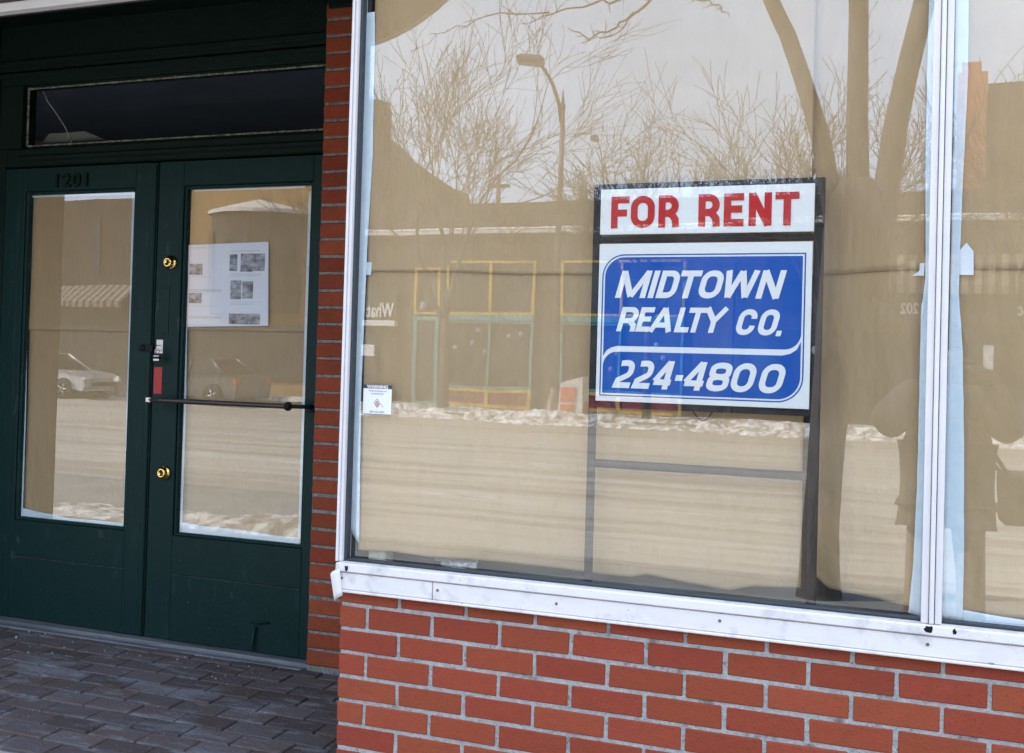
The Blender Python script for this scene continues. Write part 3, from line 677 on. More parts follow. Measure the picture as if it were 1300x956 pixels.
poly_thing('paper_scrap','small torn white scrap on the glass left of the mullion','paper scrap',[(1168,334),(1174,334),(1173,350),(1158,350),(1167,344)],YT+.003,M['page'],GS)
GDt='pale tape strips round the door papers'; yt=YD+.0295
def dt(w,pos,l,r): tape('pale tape strip along the %s of the %s door paper'%(pos,w),l,r,yt,GDt)
dt('left','left edge',[(35,246),(30,400),(26,520),(22,655)],[(40,246),(35,400),(33,520),(29,652)])
dt('left','right edge',[(168,243),(164,400),(161,500),(157,668)],[(172,243),(169,400),(165,520),(160,668)])
dt('left','top',[(36,243),(172,240)],[(37,251),(172,247)])
dt('left','bottom',[(26,644),(50,650),(90,658),(120,660),(158,664)],[(23,656),(50,660),(90,665),(120,668),(157,673)])
dt('right','left edge',[(236,248),(232,400),(228,520),(222,676)],[(241,248),(238,400),(236,520),(231,676)])
dt('right','right edge',[(392,243),(387,400),(384,500),(378,690)],[(397,243),(391,400),(388,520),(383,690)])
dt('right','top',[(245,236),(388,232)],[(246,243),(388,239)])
dt('right','bottom',[(225,662),(260,668),(310,673),(350,680),(381,683)],[(222,677),(260,683),(310,688),(350,691),(380,694)])

# ------------------------------------------------------------------ FOR RENT sign
S=empty('for_rent_sign','black framed sign with red FOR RENT lettering above a blue panel, in the window','sign')
YS=.125
xl=-.946; xr_=-.3495
sx0,sx1=-.9385+.0,-.3755; 
TLx,TLz=W(760.8,240.1,YS); TRx,TRz=W(1034.6,234.1,YS); BLx,BLz=W(759.4,507.9,YS); BRx,BRz=W(1028.5,520.6,YS)
PX0=(TLx+BLx)/2; PX1=(TRx+BRx)/2; PZ1=(TLz+TRz)/2; PZ0=(BLz+BRz)/2
RZ0=(W(760.8,297.7,YS)[1]+W(1033.6,294.7,YS)[1])/2; QZ1=(W(760.8,309.4,YS)[1]+W(1033.6,307.1,YS)[1])/2
print('SIGN',PX0,PX1,PZ0,PZ1,RZ0,QZ1)
ft=.020
b=MB()
FX0,FX1=PX0-.022,PX1+.024; FZ1=PZ1+.016
b.box(FX0,FX0+ft,YS+.002,YS+ft,.846,FZ1,0,.002); b.box(FX1-ft-.004,FX1,YS+.002,YS+ft,.846,FZ1,0,.002)
b.box(FX0+ft,FX1-ft-.004,YS+.002,YS+ft,PZ1-.004,FZ1,0,.002)
b.box(FX0+ft,FX1-ft-.004,YS+.003,YS+ft-.001,RZ0-.006,QZ1+.006,0,.001)
b.box(FX0+ft,FX1-ft-.004,YS+.003,YS+ft-.001,PZ0-.018,PZ0+.004,0,.001)
zc=W(752,583,YS)[1]
b.box(FX0+ft,FX1-ft-.004,YS+.003,YS+ft-.001,zc-.022,zc,0,.002)
b.build('frame',M['black'],S)
U=(PX1-PX0)/818.0; V=(QZ1-PZ0)/(610.0)      # metres per unit of the sign's own drawing grid
def su(x): return PX0+(x-61)*U
rp=MB(); rp.box(PX0,PX1,YS-.004,YS+.0018,RZ0,PZ1,0,.001); rp=rp.build('rent_panel',M['sign_white'],S)
hr=(PZ1-RZ0)
sp=[(105,178),(185,280),(295,374),None,(450,531),(547,622),(640,725),(738,825)]
for wd_,ss in (('FOR',sp[:3]),('RENT',sp[4:])):
    b=MB()
    for c,s in zip(wd_,ss): stroke_text(b,c,0,RZ0+hr*.135,hr*.70,[(su(s[0]),su(s[1]))],.22,YS-.0046)
    b.build('lettering',M['sign_red'],rp)
qp=MB(); qp.box(PX0,PX1-.002,YS-.004,YS+.0018,PZ0,QZ1,0,.001); qp=qp.build('company_panel',M['sign_white'],S)
# panel drawing: u 0..1, v 0..1 upward
PW=PX1-PX0; PH=QZ1-PZ0
def rpoly(x0,x1,z0,z1,tl,tr,bl,br):
    def cnr(cx,cz,r,a0,a1): return [(cx+r*cos(radians(a0+(a1-a0)*i/10)),cz+r*sin(radians(a0+(a1-a0)*i/10))) for i in range(11)] if r>0 else [(cx,cz)]
    return cnr(x0+tl,z1-tl,tl,180,90)+cnr(x1-tr,z1-tr,tr,90,0)+cnr(x1-br,z0+br,br,0,-90)+cnr(x0+bl,z0+bl,bl,-90,-180)
def inset_ring(b,outer,inner,y,mi=0):
    n=len(outer); vs=[(x,y,z) for x,z in outer]+[(x,y,z) for x,z in inner]
    b.add(vs,[(i,(i+1)%n,(i+1)%n+n,i+n)[::1] for i in range(n)],mi)
b=MB(); e=.012; 
x0,x1,z0,z1=PX0+.0105,PX1-.0175,PZ0+.0145,QZ1-.029
R1=.062; w=.0035; g=.0045
inset_ring(b,rpoly(x0,x1,z0,z1,R1,.001,.001,R1+.004),rpoly(x0+w,x1-w,z0+w,z1-w,R1-w,.001,.001,R1+.004-w),YS-.0046)
i=w+g; ax0,ax1,az0,az1=x0+i,x1-i,z0+i,z1-i
zm=PZ0+PH*.352; gap=.0155
up=rpoly(ax0,ax1,zm,az1,R1-i,.001,.0,.042)
# left bottom corner of the upper field flares into the lower one
up=[p for p in up if not (abs(p[0]-ax0)<1e-6 and abs(p[1]-zm)<1e-6)]+[(ax0+.040,zm),(ax0+.024,zm-.004),(ax0+.010,zm-.012),(ax0,zm-.028)]
b.add([(x,YS-.0045,z) for x,z in up],[tuple(range(len(up)))[::-1]])
lo=rpoly(ax0,ax1,az0,zm-gap,.040,.0,.001,R1+.004-i)
lo=[p for p in lo if not (abs(p[0]-ax1)<1e-6 and abs(p[1]-(zm-gap))<1e-6)]
k=[i for i,p in enumerate(lo) if abs(p[1]-(zm-gap))<1e-6][-1]
lo=lo[:k+1]+[(ax1-.046,zm-gap),(ax1-.026,zm-gap+.005),(ax1-.010,zm-gap+.016),(ax1,zm-gap+.036)]+lo[k+1:]
b.add([(x,YS-.0045,z) for x,z in lo],[tuple(range(len(lo)))[::-1]])
b.build('blue_field',M['sign_blue'],qp)
sh=.27
zz=lambda py: QZ1-(py-293)/610*PH
def line(s,spans,pt,pb,t):
    b=MB(); h=zz(pt)-zz(pb); stroke_text(b,s,0,zz(pb),h,[(su(a),su(c)) for a,c in spans],t,YS-.0052,sh); b.build('lettering',M['sign_white'],qp)
line('MIDTOWN',[(130,250),(257,284),(291,366),(366,446),(450,534),(536,662),(672,758)],398,503,.21)
line('REALTY',[(138,210),(214,268),(266,354),(366,420),(404,476),(462,554)],538,632,.21)
line('CO.',[(596,664),(677,746),(750,764)],542,638,.21)
line('224-4800',[(128,196),(205,273),(282,352),(366,394),(402,478),(490,572),(580,664),(684,770)],742,850,.205)
# cable drooping under the sign
b=MB(); P=[]
for i in range(15):
    t=i/14; x,z=W(880+26*t,521+13*sin(pi*t),YS+.03); P.append((x,YS+.025,z))
b.tube(P,.002,6); b.build('hanging_wire',M['black'],S)

# ------------------------------------------------------------------ small stuck-on things
st=empty('warning_sticker','small white sticker with navy WARNING band on the left edge of the window glass','sticker')
xA,zA=W(462,488,YT); xB,zB=W(496.5,526,YT)
yS=YG-.0008
xA,zA=W(462,488,YG); xB,zB=W(496.5,526.5,YG)
box_obj('sticker_face',M['sign_white'],st,xA,xB,yS,YG-.0001,zB,zA-.011); box_obj('header_band',M['navy'],st,xA-.0003,xB+.0006,yS-.0001,YG-.0001,zA-.0108,zA)
box_obj('border',M['navy'],st,xA-.001,xB+.001,YG-.0004,YG-.0001,zB-.001,zB-.0001)
cxs=(xA+xB)/2
text_mesh('header_text','WARNING',.0125,M['sign_white'],st,(cxs,yS-.0003,zA-.0095),align='CENTER',bold=.0004,ext=.0001,sx=1.12)
text_mesh('small_text','These premises are',.0075,M['navy'],st,(cxs,yS-.0002,zA-.0195),align='CENTER',ext=.0001)
text_mesh('small_text','protected by',.0075,M['navy'],st,(cxs,yS-.0002,zA-.0275),align='CENTER',ext=.0001)
text_mesh('small_text','309 353-2401',.0088,M['navy'],st,(cxs,yS-.0002,zB+.003),align='CENTER',ext=.0001)
b=MB(); cz=zB+.028
def dia(r,y,mi): b.add([(cxs-r*.8,y,cz),(cxs,y,cz-r),(cxs+r*.8,y,cz),(cxs,y,cz+r)],[(0,1,2,3)],mi)
dia(.0105,yS-.0002,0); dia(.0065,yS-.0004,1); dia(.0035,yS-.0006,2)
b.add([(cxs-.012,yS-.0003,cz+.004),(cxs-.011,yS-.0003,cz+.002),(cxs+.0,yS-.0003,cz+.014),(cxs,yS-.0003,cz+.0165)],[(0,1,2,3)],3)
b.add([(cxs,yS-.0003,cz+.0165),(cxs,yS-.0003,cz+.014),(cxs+.019,yS-.0003,cz-.009),(cxs+.021,yS-.0003,cz-.009)],[(0,1,2,3)],3)
b.build('emblem',[M['sign_red'],M['sign_white'],M['black'],M['teal']],st)

N=empty('notice_sheet','white printed notice with small grey photographs behind the right door glass','notice')
NY=YD+.0288-.001
c=[W(x,y,NY) for x,y in ((239,311),(341,307),(340.5,413.5),(238,415))]
n0=MB(); n0.prism(c,NY-.0006,NY+.0002); n0.build('page',M['page'],N)
nx0,nx1=c[0][0],c[1][0]; nz1=(c[0][1]+c[1][1])/2; nz0=(c[2][1]+c[3][1])/2
def nb(px0,py0,px1,py1): 
    a=W(px0,py0,NY);d=W(px1,py1,NY); return (a[0],d[0],NY-.0010,NY-.0006,d[1],a[1])
for q in ((241,335,257,349),(240,372,256,385),(292,323,301,344),(306,322,321,345),(322,322,336,344),(293,356,306,380),(308,357,321,379),(291,398,330,412)):
    b=MB(); b.box(*nb(*q)); b.build('printed_photo',M['print_dark'],N)
for q in ((242,314,262,315.2),(241,351,268,352),(241,367,282,371),(240,388,276,389.2),(240,401,280,405),(292,347.5,332,348.5),(292,350,330,351),(292,383,333,384),(292,385.5,322,387),(294,318,330,319)): b=MB(); b.box(*nb(*q)); b.build('text_line',M['print_line'],N)
b=MB(); x,z=W(200,452,YD-.03)
b.box(x-.016,x+.014,YD-.042,YD-.026,z-.024,z+.006,0,.004); pdk=empty('padlock','silver padlock hanging from the hasp between the two green doors','padlock')
b.build('lock_body',M['steel'],pdk); b=MB()
b.tube([(x-.010,YD-.034,z+.004),(x-.010,YD-.034,z+.022),(x-.006,YD-.034,z+.029),(x+.004,YD-.034,z+.029),(x+.008,YD-.034,z+.022),(x+.008,YD-.034,z+.004)],.0028,8); b.build('shackle',M['steel'],pdk)
b=MB(); b.box(x-.0165,x+.0145,YD-.0424,YD-.0255,z-.012,z-.002,0,.0005); b.build('black_band',M['black'],pdk)
a=W(196,466,YD);d=W(205,500,YD)
b=MB(); b.box(a[0],d[0],YD-.0012,YD-.0004,d[1],a[1]); tag(b.build('red_sticker',M['red']),'plain upright red sticker on the right door stile above the bar end','sticker')
# debris
b=MB()
for i in range(60):
    x=random.uniform(-4.6,-2.45); y=random.uniform(.75,1.08); r=random.uniform(.0015,.006)
    b.lathe([(r,0),(r*.8,r*.5),(r*.2,r*.8)],(x,y,ez(y)+.001),'z',5)
tag(b.build('grit',M['mortar']),'scattered salt grains and grit on the brick entry floor','grit',kind='stuff')
def crumple(name,label,cat,c,r,m,s):
    b=MB(); n=14
    def fn(u,v):
        th=2*pi*u; ph=pi*v; k=1+.45*fnoise(3*cos(th)*sin(ph),3*sin(th)*sin(ph),3*cos(ph)+s); return (c[0]+r[0]*k*cos(th)*sin(ph),c[1]+r[1]*k*sin(th)*sin(ph),c[2]+r[2]*k*cos(ph))
    b.grid(fn,n*2,n,0,False); return tag(b.build(name,m),label,cat)
crumple('crumpled_tissue','crumpled white tissue on the display platform under the brown paper near the left end','tissue',(-1.36,.16,.865),(.06,.03,.02),M['sign_white'],1)
crumple('dead_leaf','dry brown leaf scrap by the door threshold at the far left','leaf',(-4.02,1.02,.205),(.02,.012,.006),M['b_yellow'],2)

# ------------------------------------------------------------------ AWNING over the entry (seen in the window reflection)
A=empty('entry_awning','brown canvas awning with a pale edge over the recessed entry','awning')
def aw(u,v):     # u along x, v from wall (top) to front lip
    X=-5.3+(3.42)*u; a=v*pi/2; rise=max(0,(u-.88)/.12)**2*.16
    return (X,-.02-1.0*sin(a),3.28-.60*(1-cos(a))+rise*v)
b=MB(); b.grid(aw,60,12); o=b.build('canopy',M['canvas'],A); solid(o,.004)
b=MB(); b.tube([aw(i/60,1.0) for i in range(61)],.008,8); b.build('front_piping',M['trim_pale'],A)
for u in (0,.5,1):
    p=aw(u,1); b=MB(); b.tube([aw(u,v/12) for v in range(13)],.012,8); b.tube([(p[0],0,3.0),(p[0],p[1],p[2])],.010,8); b.build('awning_rib',M['steel'],A)

# ================================================================== TREES
def grow(tb,cb,p,d,ln,r,lev,rng,nlev,up=.06,spread=.55,segs=4):
    r=max(r,.010); pts=[p]; rad=[r]; d=d.normalized(); q=p; 
    for i in range(segs):
        d=(d+Vector((rng.gauss(0,.16),rng.gauss(0,.16),rng.gauss(0,.10)+up))).normalized(); q=q+d*ln/segs; pts.append(q); rad.append(max(.008,r*(1-.42*(i+1)/segs)))
    (tb if lev<2 else cb).tube(pts,rad,7 if lev<1 else (5 if lev<3 else 3),cap=lev==nlev)
    if lev>=nlev: return
    def child(k,t,l2,r2):
        i=min(int(t*segs),segs-1); f=t*segs-i; base=pts[i].lerp(pts[i+1],f); dd=(pts[i+1]-pts[i]).normalized()
        ax=dd.orthogonal().normalized(); ax=Matrix.Rotation(k,3,dd)@ax; nd=(dd*cos(spread*rng.uniform(.7,1.3))+ax*sin(spread*rng.uniform(.7,1.3)))
        grow(tb,cb,base,nd,l2,r2,lev+1,rng,nlev,up,spread,segs)
    a0=rng.uniform(0,6.28); n=3 if lev<nlev-1 else 4
    for j in range(n): child(a0+j*2.4,.45+.5*j/n+rng.uniform(0,.08),ln*rng.uniform(.58,.82),rad[-1]*rng.uniform(.55,.8))
    grow(tb,cb,pts[-1],d,ln*rng.uniform(.7,.85),rad[-1]*.9,lev+1,rng,nlev,up,spread,segs)
def tree(label,base,h,limbs,seed,lean=(0,0),r=.12,lev=5,group='bare street trees along the far pavement',sp=.55,first=2.0,limb=1.7,out=.6):
    rng=random.Random(seed); t=empty('bare_tree',label,'tree',group,loc=base); o=Vector((0,0,0))
    tb=MB();cb=MB(); top=o+Vector((lean[0],lean[1],first))
    tb.tube([o+Vector((0,0,-.1)),o+Vector((lean[0]*.3,0,first*.35)),top],[r*1.35,r,r*.85],9)
    for k in range(limbs):
        a=k*2*pi/limbs+rng.uniform(-.4,.4); d=Vector((cos(a)*out,sin(a)*out,1)); grow(tb,cb,top-Vector((0,0,rng.uniform(0,.25))),d,limb*rng.uniform(.85,1.15),r*.55,1,rng,lev,sp*.06,sp)
    tb.build('trunk',M['bark'],t); cb.build('crown',M['twig'],t); return t
tree('tallest bare tree on the far pavement, between the shop called What and the street lamp',(-13.6,-25.9,0),10,4,11,r=.13,lev=5,first=2.6,limb=3.25,out=.42)
tree('low spreading bare tree right of the street lamp, above the for rent sign',(-7.75,-25.9,0),8,4,5,r=.10,lev=5,first=2.8,limb=1.95,out=.6,sp=.52)
tree('bare tree showing behind the three limbs of the thick near trunk',(-3.3,-25.9,0),8,5,23,r=.11,lev=5,first=2.6,limb=2.3,out=.6)
tree('bare tree in front of the orange chimney at the right',(1.4,-25.9,0),8,4,31,r=.10,lev=5,first=2.6,limb=2.5,out=.55)
tree('bare tree near the oriel building at the far left',(-18.6,-25.9,0),8,4,47,r=.10,lev=4,first=2.6,limb=1.9)
# thick forked tree by the near kerb
rng=random.Random(3)
t=empty('forked_tree','thick three limbed tree trunk standing in the snow bank by the near kerb','tree',loc=(-.68,-4.6,0))
tb=MB();cb=MB(); o=Vector((.68,4.6,0))
def P3(pts): return [Vector((x,y,z))+o for x,y,z in pts]
def RP(x,y,yr=-4.6): 
    X,Z=W(x,y,-yr); return (X,yr,Z)
TK=[(1038,800),(1038,740),(1041,670),(1046,600),(1051,530),(1060,450),(1068,380),(1078,310),(1086,250),(1087,225)]
tb.tube(P3([RP(*q) for q in TK]),[.17,.135,.115,.112,.117,.135,.15,.170,.185,.10],16)
L1=P3([(-.70,-4.6,1.9),(-.77,-4.58,2.2),(-.83,-4.56,2.55),(-.90,-4.55,2.9),(-.99,-4.54,3.2),(-1.12,-4.5,3.6),(-1.26,-4.45,3.9),(-1.6,-4.4,4.3)])
L2=P3([(-.66,-4.6,1.9),(-.665,-4.6,2.2),(-.675,-4.6,2.6),(-.69,-4.62,3.1),(-.70,-4.66,3.6),(-.71,-4.7,4.2),(-.6,-4.8,5.4)])
L3=P3([(-.60,-4.6,1.9),(-.55,-4.6,2.25),(-.51,-4.62,2.55),(-.47,-4.64,2.95),(-.41,-4.68,3.3),(-.32,-4.7,3.75),(-.22,-4.75,4.3),(0,-4.8,5.4)])
tb.tube(L1,[.09,.082,.070,.063,.058,.054,.050,.045],11); tb.tube(L2,[.10,.085,.072,.068,.064,.06,.05],11); tb.tube(L3,[.11,.10,.082,.076,.072,.068,.06,.05],11)
for pp,k in ((L1[-1],5),(L2[-1],5),(L3[-1],5)):
    for j in range(4):
        a=j*1.57+k; grow(tb,cb,pp,Vector((cos(a)*.6,sin(a)*.6,.8)),1.5,.035,1,rng,4,.05,.5)
# fine overhanging twigs at the upper left of the reflection
def wander(pts,r0):
    Q=[]
    for a,c in zip(pts,pts[1:]):
        for i in range(4):
            Q.append(a.lerp(c,i/4)+Vector((rng.gauss(0,.008),rng.gauss(0,.008),rng.gauss(0,.010))))
    Q.append(pts[-1]); cb.tube(Q,[r0*(1-.8*i/len(Q)) for i in range(len(Q))],5)
    for i in range(2,len(Q)-1):
        if rng.random()<.55:
            d=Vector((rng.uniform(-1,.1),rng.uniform(-.3,.3),rng.uniform(-.5,.8))); l=rng.uniform(.04,.16)
            m=Q[i]+d*l*.5+Vector((0,0,rng.uniform(-.01,.01))); cb.tube([Q[i],m,Q[i]+d*l],[.004,.003,.0018],4)
wander(P3([(-1.26,-4.45,3.88),(-1.7,-4.5,4.15),(-1.95,-4.6,4.02),(-2.15,-4.6,3.88),(-2.33,-4.6,3.78),(-2.5,-4.6,3.72),(-2.66,-4.6,3.80)]),.017)
wander(P3([(-1.7,-4.5,4.15),(-2.0,-4.6,4.12),(-2.3,-4.6,3.98),(-2.55,-4.6,3.94),(-2.8,-4.6,3.92),(-3.02,-4.6,3.86)]),.014)
wander(P3([(-2.15,-4.6,3.88),(-2.3,-4.55,3.72),(-2.42,-4.5,3.68),(-2.52,-4.5,3.66)]),.007)
wander(P3([(-1.95,-4.6,4.02),(-1.75,-4.6,3.92),(-1.6,-4.6,3.86),(-1.52,-4.6,3.78)]),.010)
wander(P3([(-2.8,-4.6,3.92),(-3.3,-4.6,3.95),(-3.6,-4.6,3.85),(-3.9,-4.6,3.72)]),.007)
tb.build('trunk',M['bark'],t); cb.build('crown',M['twig'],t)

# ================================================================== STREET LAMP
def lamp(label,loc,rot=0):
    t=empty('street_lamp',label,'street lamp','street lamps',loc=loc); t.rotation_euler.z=rot
    b=MB(); b.lathe([(.33,0),(.33,.12),(.27,.2),(.22,.45),(.15,.62),(.12,.8)],(0,0,0),'z',12); b.build('lamp_base',M['lamp_metal'],t)
    b=MB(); b.tube([(0,0,.7),(0,0,3),(0,0,6),(0,0,8.3)],[.11,.095,.08,.062],12); b.lathe([(.065,0),(.08,.06),(.05,.16),(.03,.34),(.008,.5)],(0,0,8.3),'z',10); b.build('pole',M['lamp_metal'],t)
    b=MB(); b.tube([(-.03,.0,7.9),(-.09,.05,8.4),(-.24,.12,8.9),(-.42,.2,9.25),(-.52,.25,9.38)],[.06,.055,.05,.045,.04],10); b.build('arm',M['lamp_metal'],t)
    b=MB()
    hd=[(-.50,.30,9.34),(-.62,.18,9.60)]
    # cobra style box head tilted towards the road
    c=Vector((-.78,.42,9.52)); ax=Vector((-.95,.30,.12)).normalized(); ay=Vector((.3,.95,0)).normalized(); az=ax.cross(ay)*-1
    if az.z<0: az=-az
    def q(a,e,f): return c+ax*a+ay*e+az*f
    vs=[q(-.34,-.20,-.10),q(.34,-.20,-.10),q(.34,.20,-.10),q(-.34,.20,-.10),q(-.38,-.24,.02),q(.38,-.24,.02),q(.38,.24,.02),q(-.38,.24,.02),q(-.28,-.15,.15),q(.28,-.15,.12),q(.28,.15,.12),q(-.28,.15,.15)]
    b.add(vs,[(4,5,9,8),(5,6,10,9),(6,7,11,10),(7,4,8,11),(8,9,10,11),(0,4,7,3),(0,1,5,4),(1,2,6,5),(2,3,7,6)],0); b.add([v for v in vs[:4]],[(0,3,2,1)],1)
    b.build('lamp_head',[M['lamp_metal'],M['lamp_lens']],t); return t
lp=lamp('tall bronze street lamp with a box head on a curved arm beside the white box',(-10.27,-25.8,0))
l2=lp.copy(); COL.objects.link(l2); hx,hz=W(757,178,45); l2.location=(hx+.78*.55,-45,hz-9.5*1.2); l2.scale=(.55,.55,1.2); l2['label']='distant small street lamp head above the low roofs, over the for rent sign'
for ch in lp.children:
    c2=ch.copy(); COL.objects.link(c2); c2.parent=l2

# striped white street box
t=empty('street_box','white street box with a slanted top and orange red panels beside the lamp base','street box',loc=(-9.66,-25.6,.0))
b=MB(); vs=[(-.34,-.3,0),(.34,-.3,0),(.34,.3,0),(-.34,.3,0),(-.30,-.26,.92),(.30,-.26,1.1),(.30,.26,1.1),(-.30,.26,.92)]
b.add(vs,[(0,3,2,1),(4,5,6,7),(0,1,5,4),(1,2,6,5),(2,3,7,6),(3,0,4,7)]); b.build('box_shell',M['box_white'],t)
for z0,z1 in ((.02,.36),(.44,.80)):
    b=MB(); b.box(-.27,.13,.285,.315,z0,z1); b.build('red_panel',M['box_red'],t)
b=MB(); b.box(.28,.345,-.2,.2,.1,.42); b.build('red_panel',M['box_red'],t)

# utility pole behind the roofs
t=empty('utility_pole','wooden utility pole with a cross arm behind the low roofs','utility pole',loc=(W(632,240,36)[0],-36,0))
b=MB(); ph=W(632,222,36)[1]; b.tube([(0,0,0),(0,0,ph)],[.13,.09],8); b.build('pole',M['wood_pole'],t); b=MB(); b.box(-.45,.45,-.05,.05,ph-.5,ph-.38); b.build('cross_arm',M['wood_pole'],t)
b=MB(); b.tube([(-.38,0,ph-.38),(-.38,0,ph-.2)],.04,8); b.build('insulator',M['lamp_metal'],t)

# ================================================================== BUILDINGS ACROSS THE STREET
YB=-29.2
def far_building(label,x0,x1,z1,m,depth=5,y=YB,mats=None):
    t=empty('shop_building',label,'building','buildings across the street',loc=((x0+x1)/2,y,0))
    b=MB(); c=(x0+x1)/2; b.box(x0-c,x1-c,-depth,0,-.1,z1); b.build('wall',m,t); return t,c
def fr(b,x0,x1,z0,z1,w,y0,y1,mi=0):
    b.box(x0,x1,y0,y1,z0,z0+w,mi); b.box(x0,x1,y0,y1,z1-w,z1,mi); b.box(x0,x0+w,y0,y1,z0+w,z1-w,mi); b.box(x1-w,x1,y0,y1,z0+w,z1-w,mi)
def ledge(t,x0,x1,z,name='snowy_ledge',m=None):
    b=MB(); b.box(x0,x1,.0,.22,z-.10,z); b.build('cornice',M['trim_pale'],t); b=MB(); b.box(x0,x1,.0,.24,z+.002,z+.07,0,.02); b.build('ledge_snow',M['letter_white'],t)
# 1 yellow/teal shop
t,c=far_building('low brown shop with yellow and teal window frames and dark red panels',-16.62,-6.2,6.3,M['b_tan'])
ledge(t,-16.62-c,-6.2-c,5.45)
def bay(x0,x1):
    x0-=c;x1-=c
    b=MB(); b.box(x0,x1,.002,.05,.5,4.45); g=b.build('window',M['far_glass'],t)
    b=MB(); fr(b,x0,x1,2.85,4.5,.075,.05,.14); m_=(x0+x1)/2; b.box(m_-.04,m_+.04,.05,.14,2.93,4.42); b.build('yellow_frame',M['f_yellow'],g); b=MB(); fr(b,x0,x1,.02,.60,.10,.05,.16); b.box(m_-.06,m_+.06,.05,.16,.12,.5); b.build('yellow_frame',M['f_yellow'],g)
    b=MB(); fr(b,x0,x1,.61,2.66,.07,.05,.14); b.box(m_-.035,m_+.035,.05,.13,.68,2.59); b.box(x0,x1,.05,.17,2.67,2.84); b.build('teal_frame',M['f_teal'],g)
    b=MB(); b.box(x0+.1,x1-.1,.02,.12,.12,.5); b.build('red_panel',M['f_red'],g)
    rg=random.Random(int(x0*10))
    for i in range(6):
        cx=rg.uniform(x0+.3,x1-.3); cz=rg.uniform(.9,2.4); b=MB(); b.lathe([(.085,0),(.085,.01)],(cx,.052,cz),'y',9); b.build('window_ornament',M['ornament'],g)
wx_=lambda p: W(p,440,29.2)[0]
bay(wx_(567),wx_(677)); bay(wx_(711),wx_(868))
b=MB(); b.box(wx_(530)-c,wx_(555)-c,.002,.08,.0,2.7); b.build('door',M['far_glass'],t); b=MB(); fr(b,wx_(526)-c,wx_(558)-c,0,2.78,.12,.08,.16); b.build('door_frame',M['f_teal'],t)
b=MB(); fr(b,wx_(526)-c,wx_(558)-c,2.85,4.3,.07,.05,.14); b.build('yellow_frame',M['f_yellow'],t)
b=MB(); b.lathe([(.15,0),(.15,.03)],(wx_(536)-c,.05,3.1),'y',14); b.build('round_sign',M['ornament'],t)
# 2 shop with the What sign (stepped parapet)
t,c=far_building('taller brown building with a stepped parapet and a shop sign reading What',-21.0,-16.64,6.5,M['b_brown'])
pe=W(487,150,29.2)[0]; hh2=W(488,125,29.2)[1]
b=MB(); b.prism([(-21-c,6.4),(pe-c,6.4),(pe-c,hh2-.35),(pe-.12-c,hh2),(pe-1.0-c,hh2+.12),(pe-1.1-c,hh2+.5),(-21-c,hh2+.6)],-.5,-.01); b.build('parapet',M['b_brown'],t)
b=MB(); b.box(-20.6-c,wx_(503)-c,.0,.12,2.75,3.6); sb=b.build('sign_board',M['sign_band'],t)
b=MB(); b.box(-20.6-c,wx_(502)-c,.0,.2,2.44,2.62); b.build('pale_strip',M['letter_white'],t)
text_mesh('sign_lettering','What',.62,M['letter_white'],sb,(wx_(499.5)-c,.14,W(490,403,29.2)[1]),face='+y',ext=.01,bold=.012,sx=.66)
b=MB(); b.box(-20.4-c,-17.5-c,.0,.05,.5,2.2); b.build('window',M['far_glass'],t); b=MB(); b.box(-18.4-c,-17.6-c,.05,.1,1.5,1.85); b.build('window_poster',M['letter_white'],t)
ledge(t,-21-c,-16.64-c,5.45)
# end wall stepping down behind shop 1
t,c=far_building('brown gable wall stepping down behind the low yellow and teal shop',-17.0,-14.2,.5,M['b_brown'],3,y=-33.6)
GP_=[W(x,y,33.6) for x,y in ((591,258),(588,243),(572,238),(540,218),(520,203),(505,186),(484,170))]
b=MB(); b.prism([(GP_[0][0]-c,0)]+[(x-c,z) for x,z in GP_]+[(GP_[-1][0]-1.2-c,GP_[-1][1]),(GP_[-1][0]-1.2-c,0)],-.4,-.01); b.build('gable',M['b_brown'],t)
# 3 yellow brick building with an oriel
t,c=far_building('yellow brick building with a rounded oriel window and pale oriel roof',-28.4,-21.02,8.6,M['b_yellow'])
b=MB(); seg=10
def orl(r,z): return [(-23.7-c+1.85*cos(pi*i/seg),1.15*sin(pi*i/seg)*r,z) for i in range(seg+1)]
vs=orl(1,2.9)+orl(1,6.4); n=seg+1; b.add(vs,[(i,i+1,i+1+n,i+n) for i in range(seg)]+[tuple(range(n))[::-1]],0); b.build('oriel',M['b_grey'],t)
b=MB(); vs=[(x*1.0+(x-(-23.7-c))*.08,y*1.1,z) for x,y,z in orl(1,6.4)]; vs2=[(x,y,z+.14) for x,y,z in vs]; b.add(vs+vs2+[(-23.7-c,0,7.0)],[(i,i+1,i+1+n,i+n) for i in range(seg)]+[(i+n,i+1+n,2*n) for i in range(seg)]); b.build('oriel_roof',M['trim_pale'],t)
for a in (35,90,145):
    b=MB(); th=radians(a); w_=.2; cx=-23.7-c+1.87*cos(th); cy=1.17*sin(th); tx,ty=-1.85*sin(th),1.15*cos(th); L_=sqrt(tx*tx+ty*ty); tx/=L_;ty/=L_
    b.add([(cx-tx*.4,cy-ty*.4,3.6),(cx+tx*.4,cy+ty*.4,3.6),(cx+tx*.4,cy+ty*.4,5.8),(cx-tx*.4,cy-ty*.4,5.8)],[(0,1,2,3)]); b.build('window',M['far_glass'],t)
b=MB(); b.box(-28-c,-21.3-c,.0,.06,.5,2.5); b.build('shop_window',M['far_glass'],t)
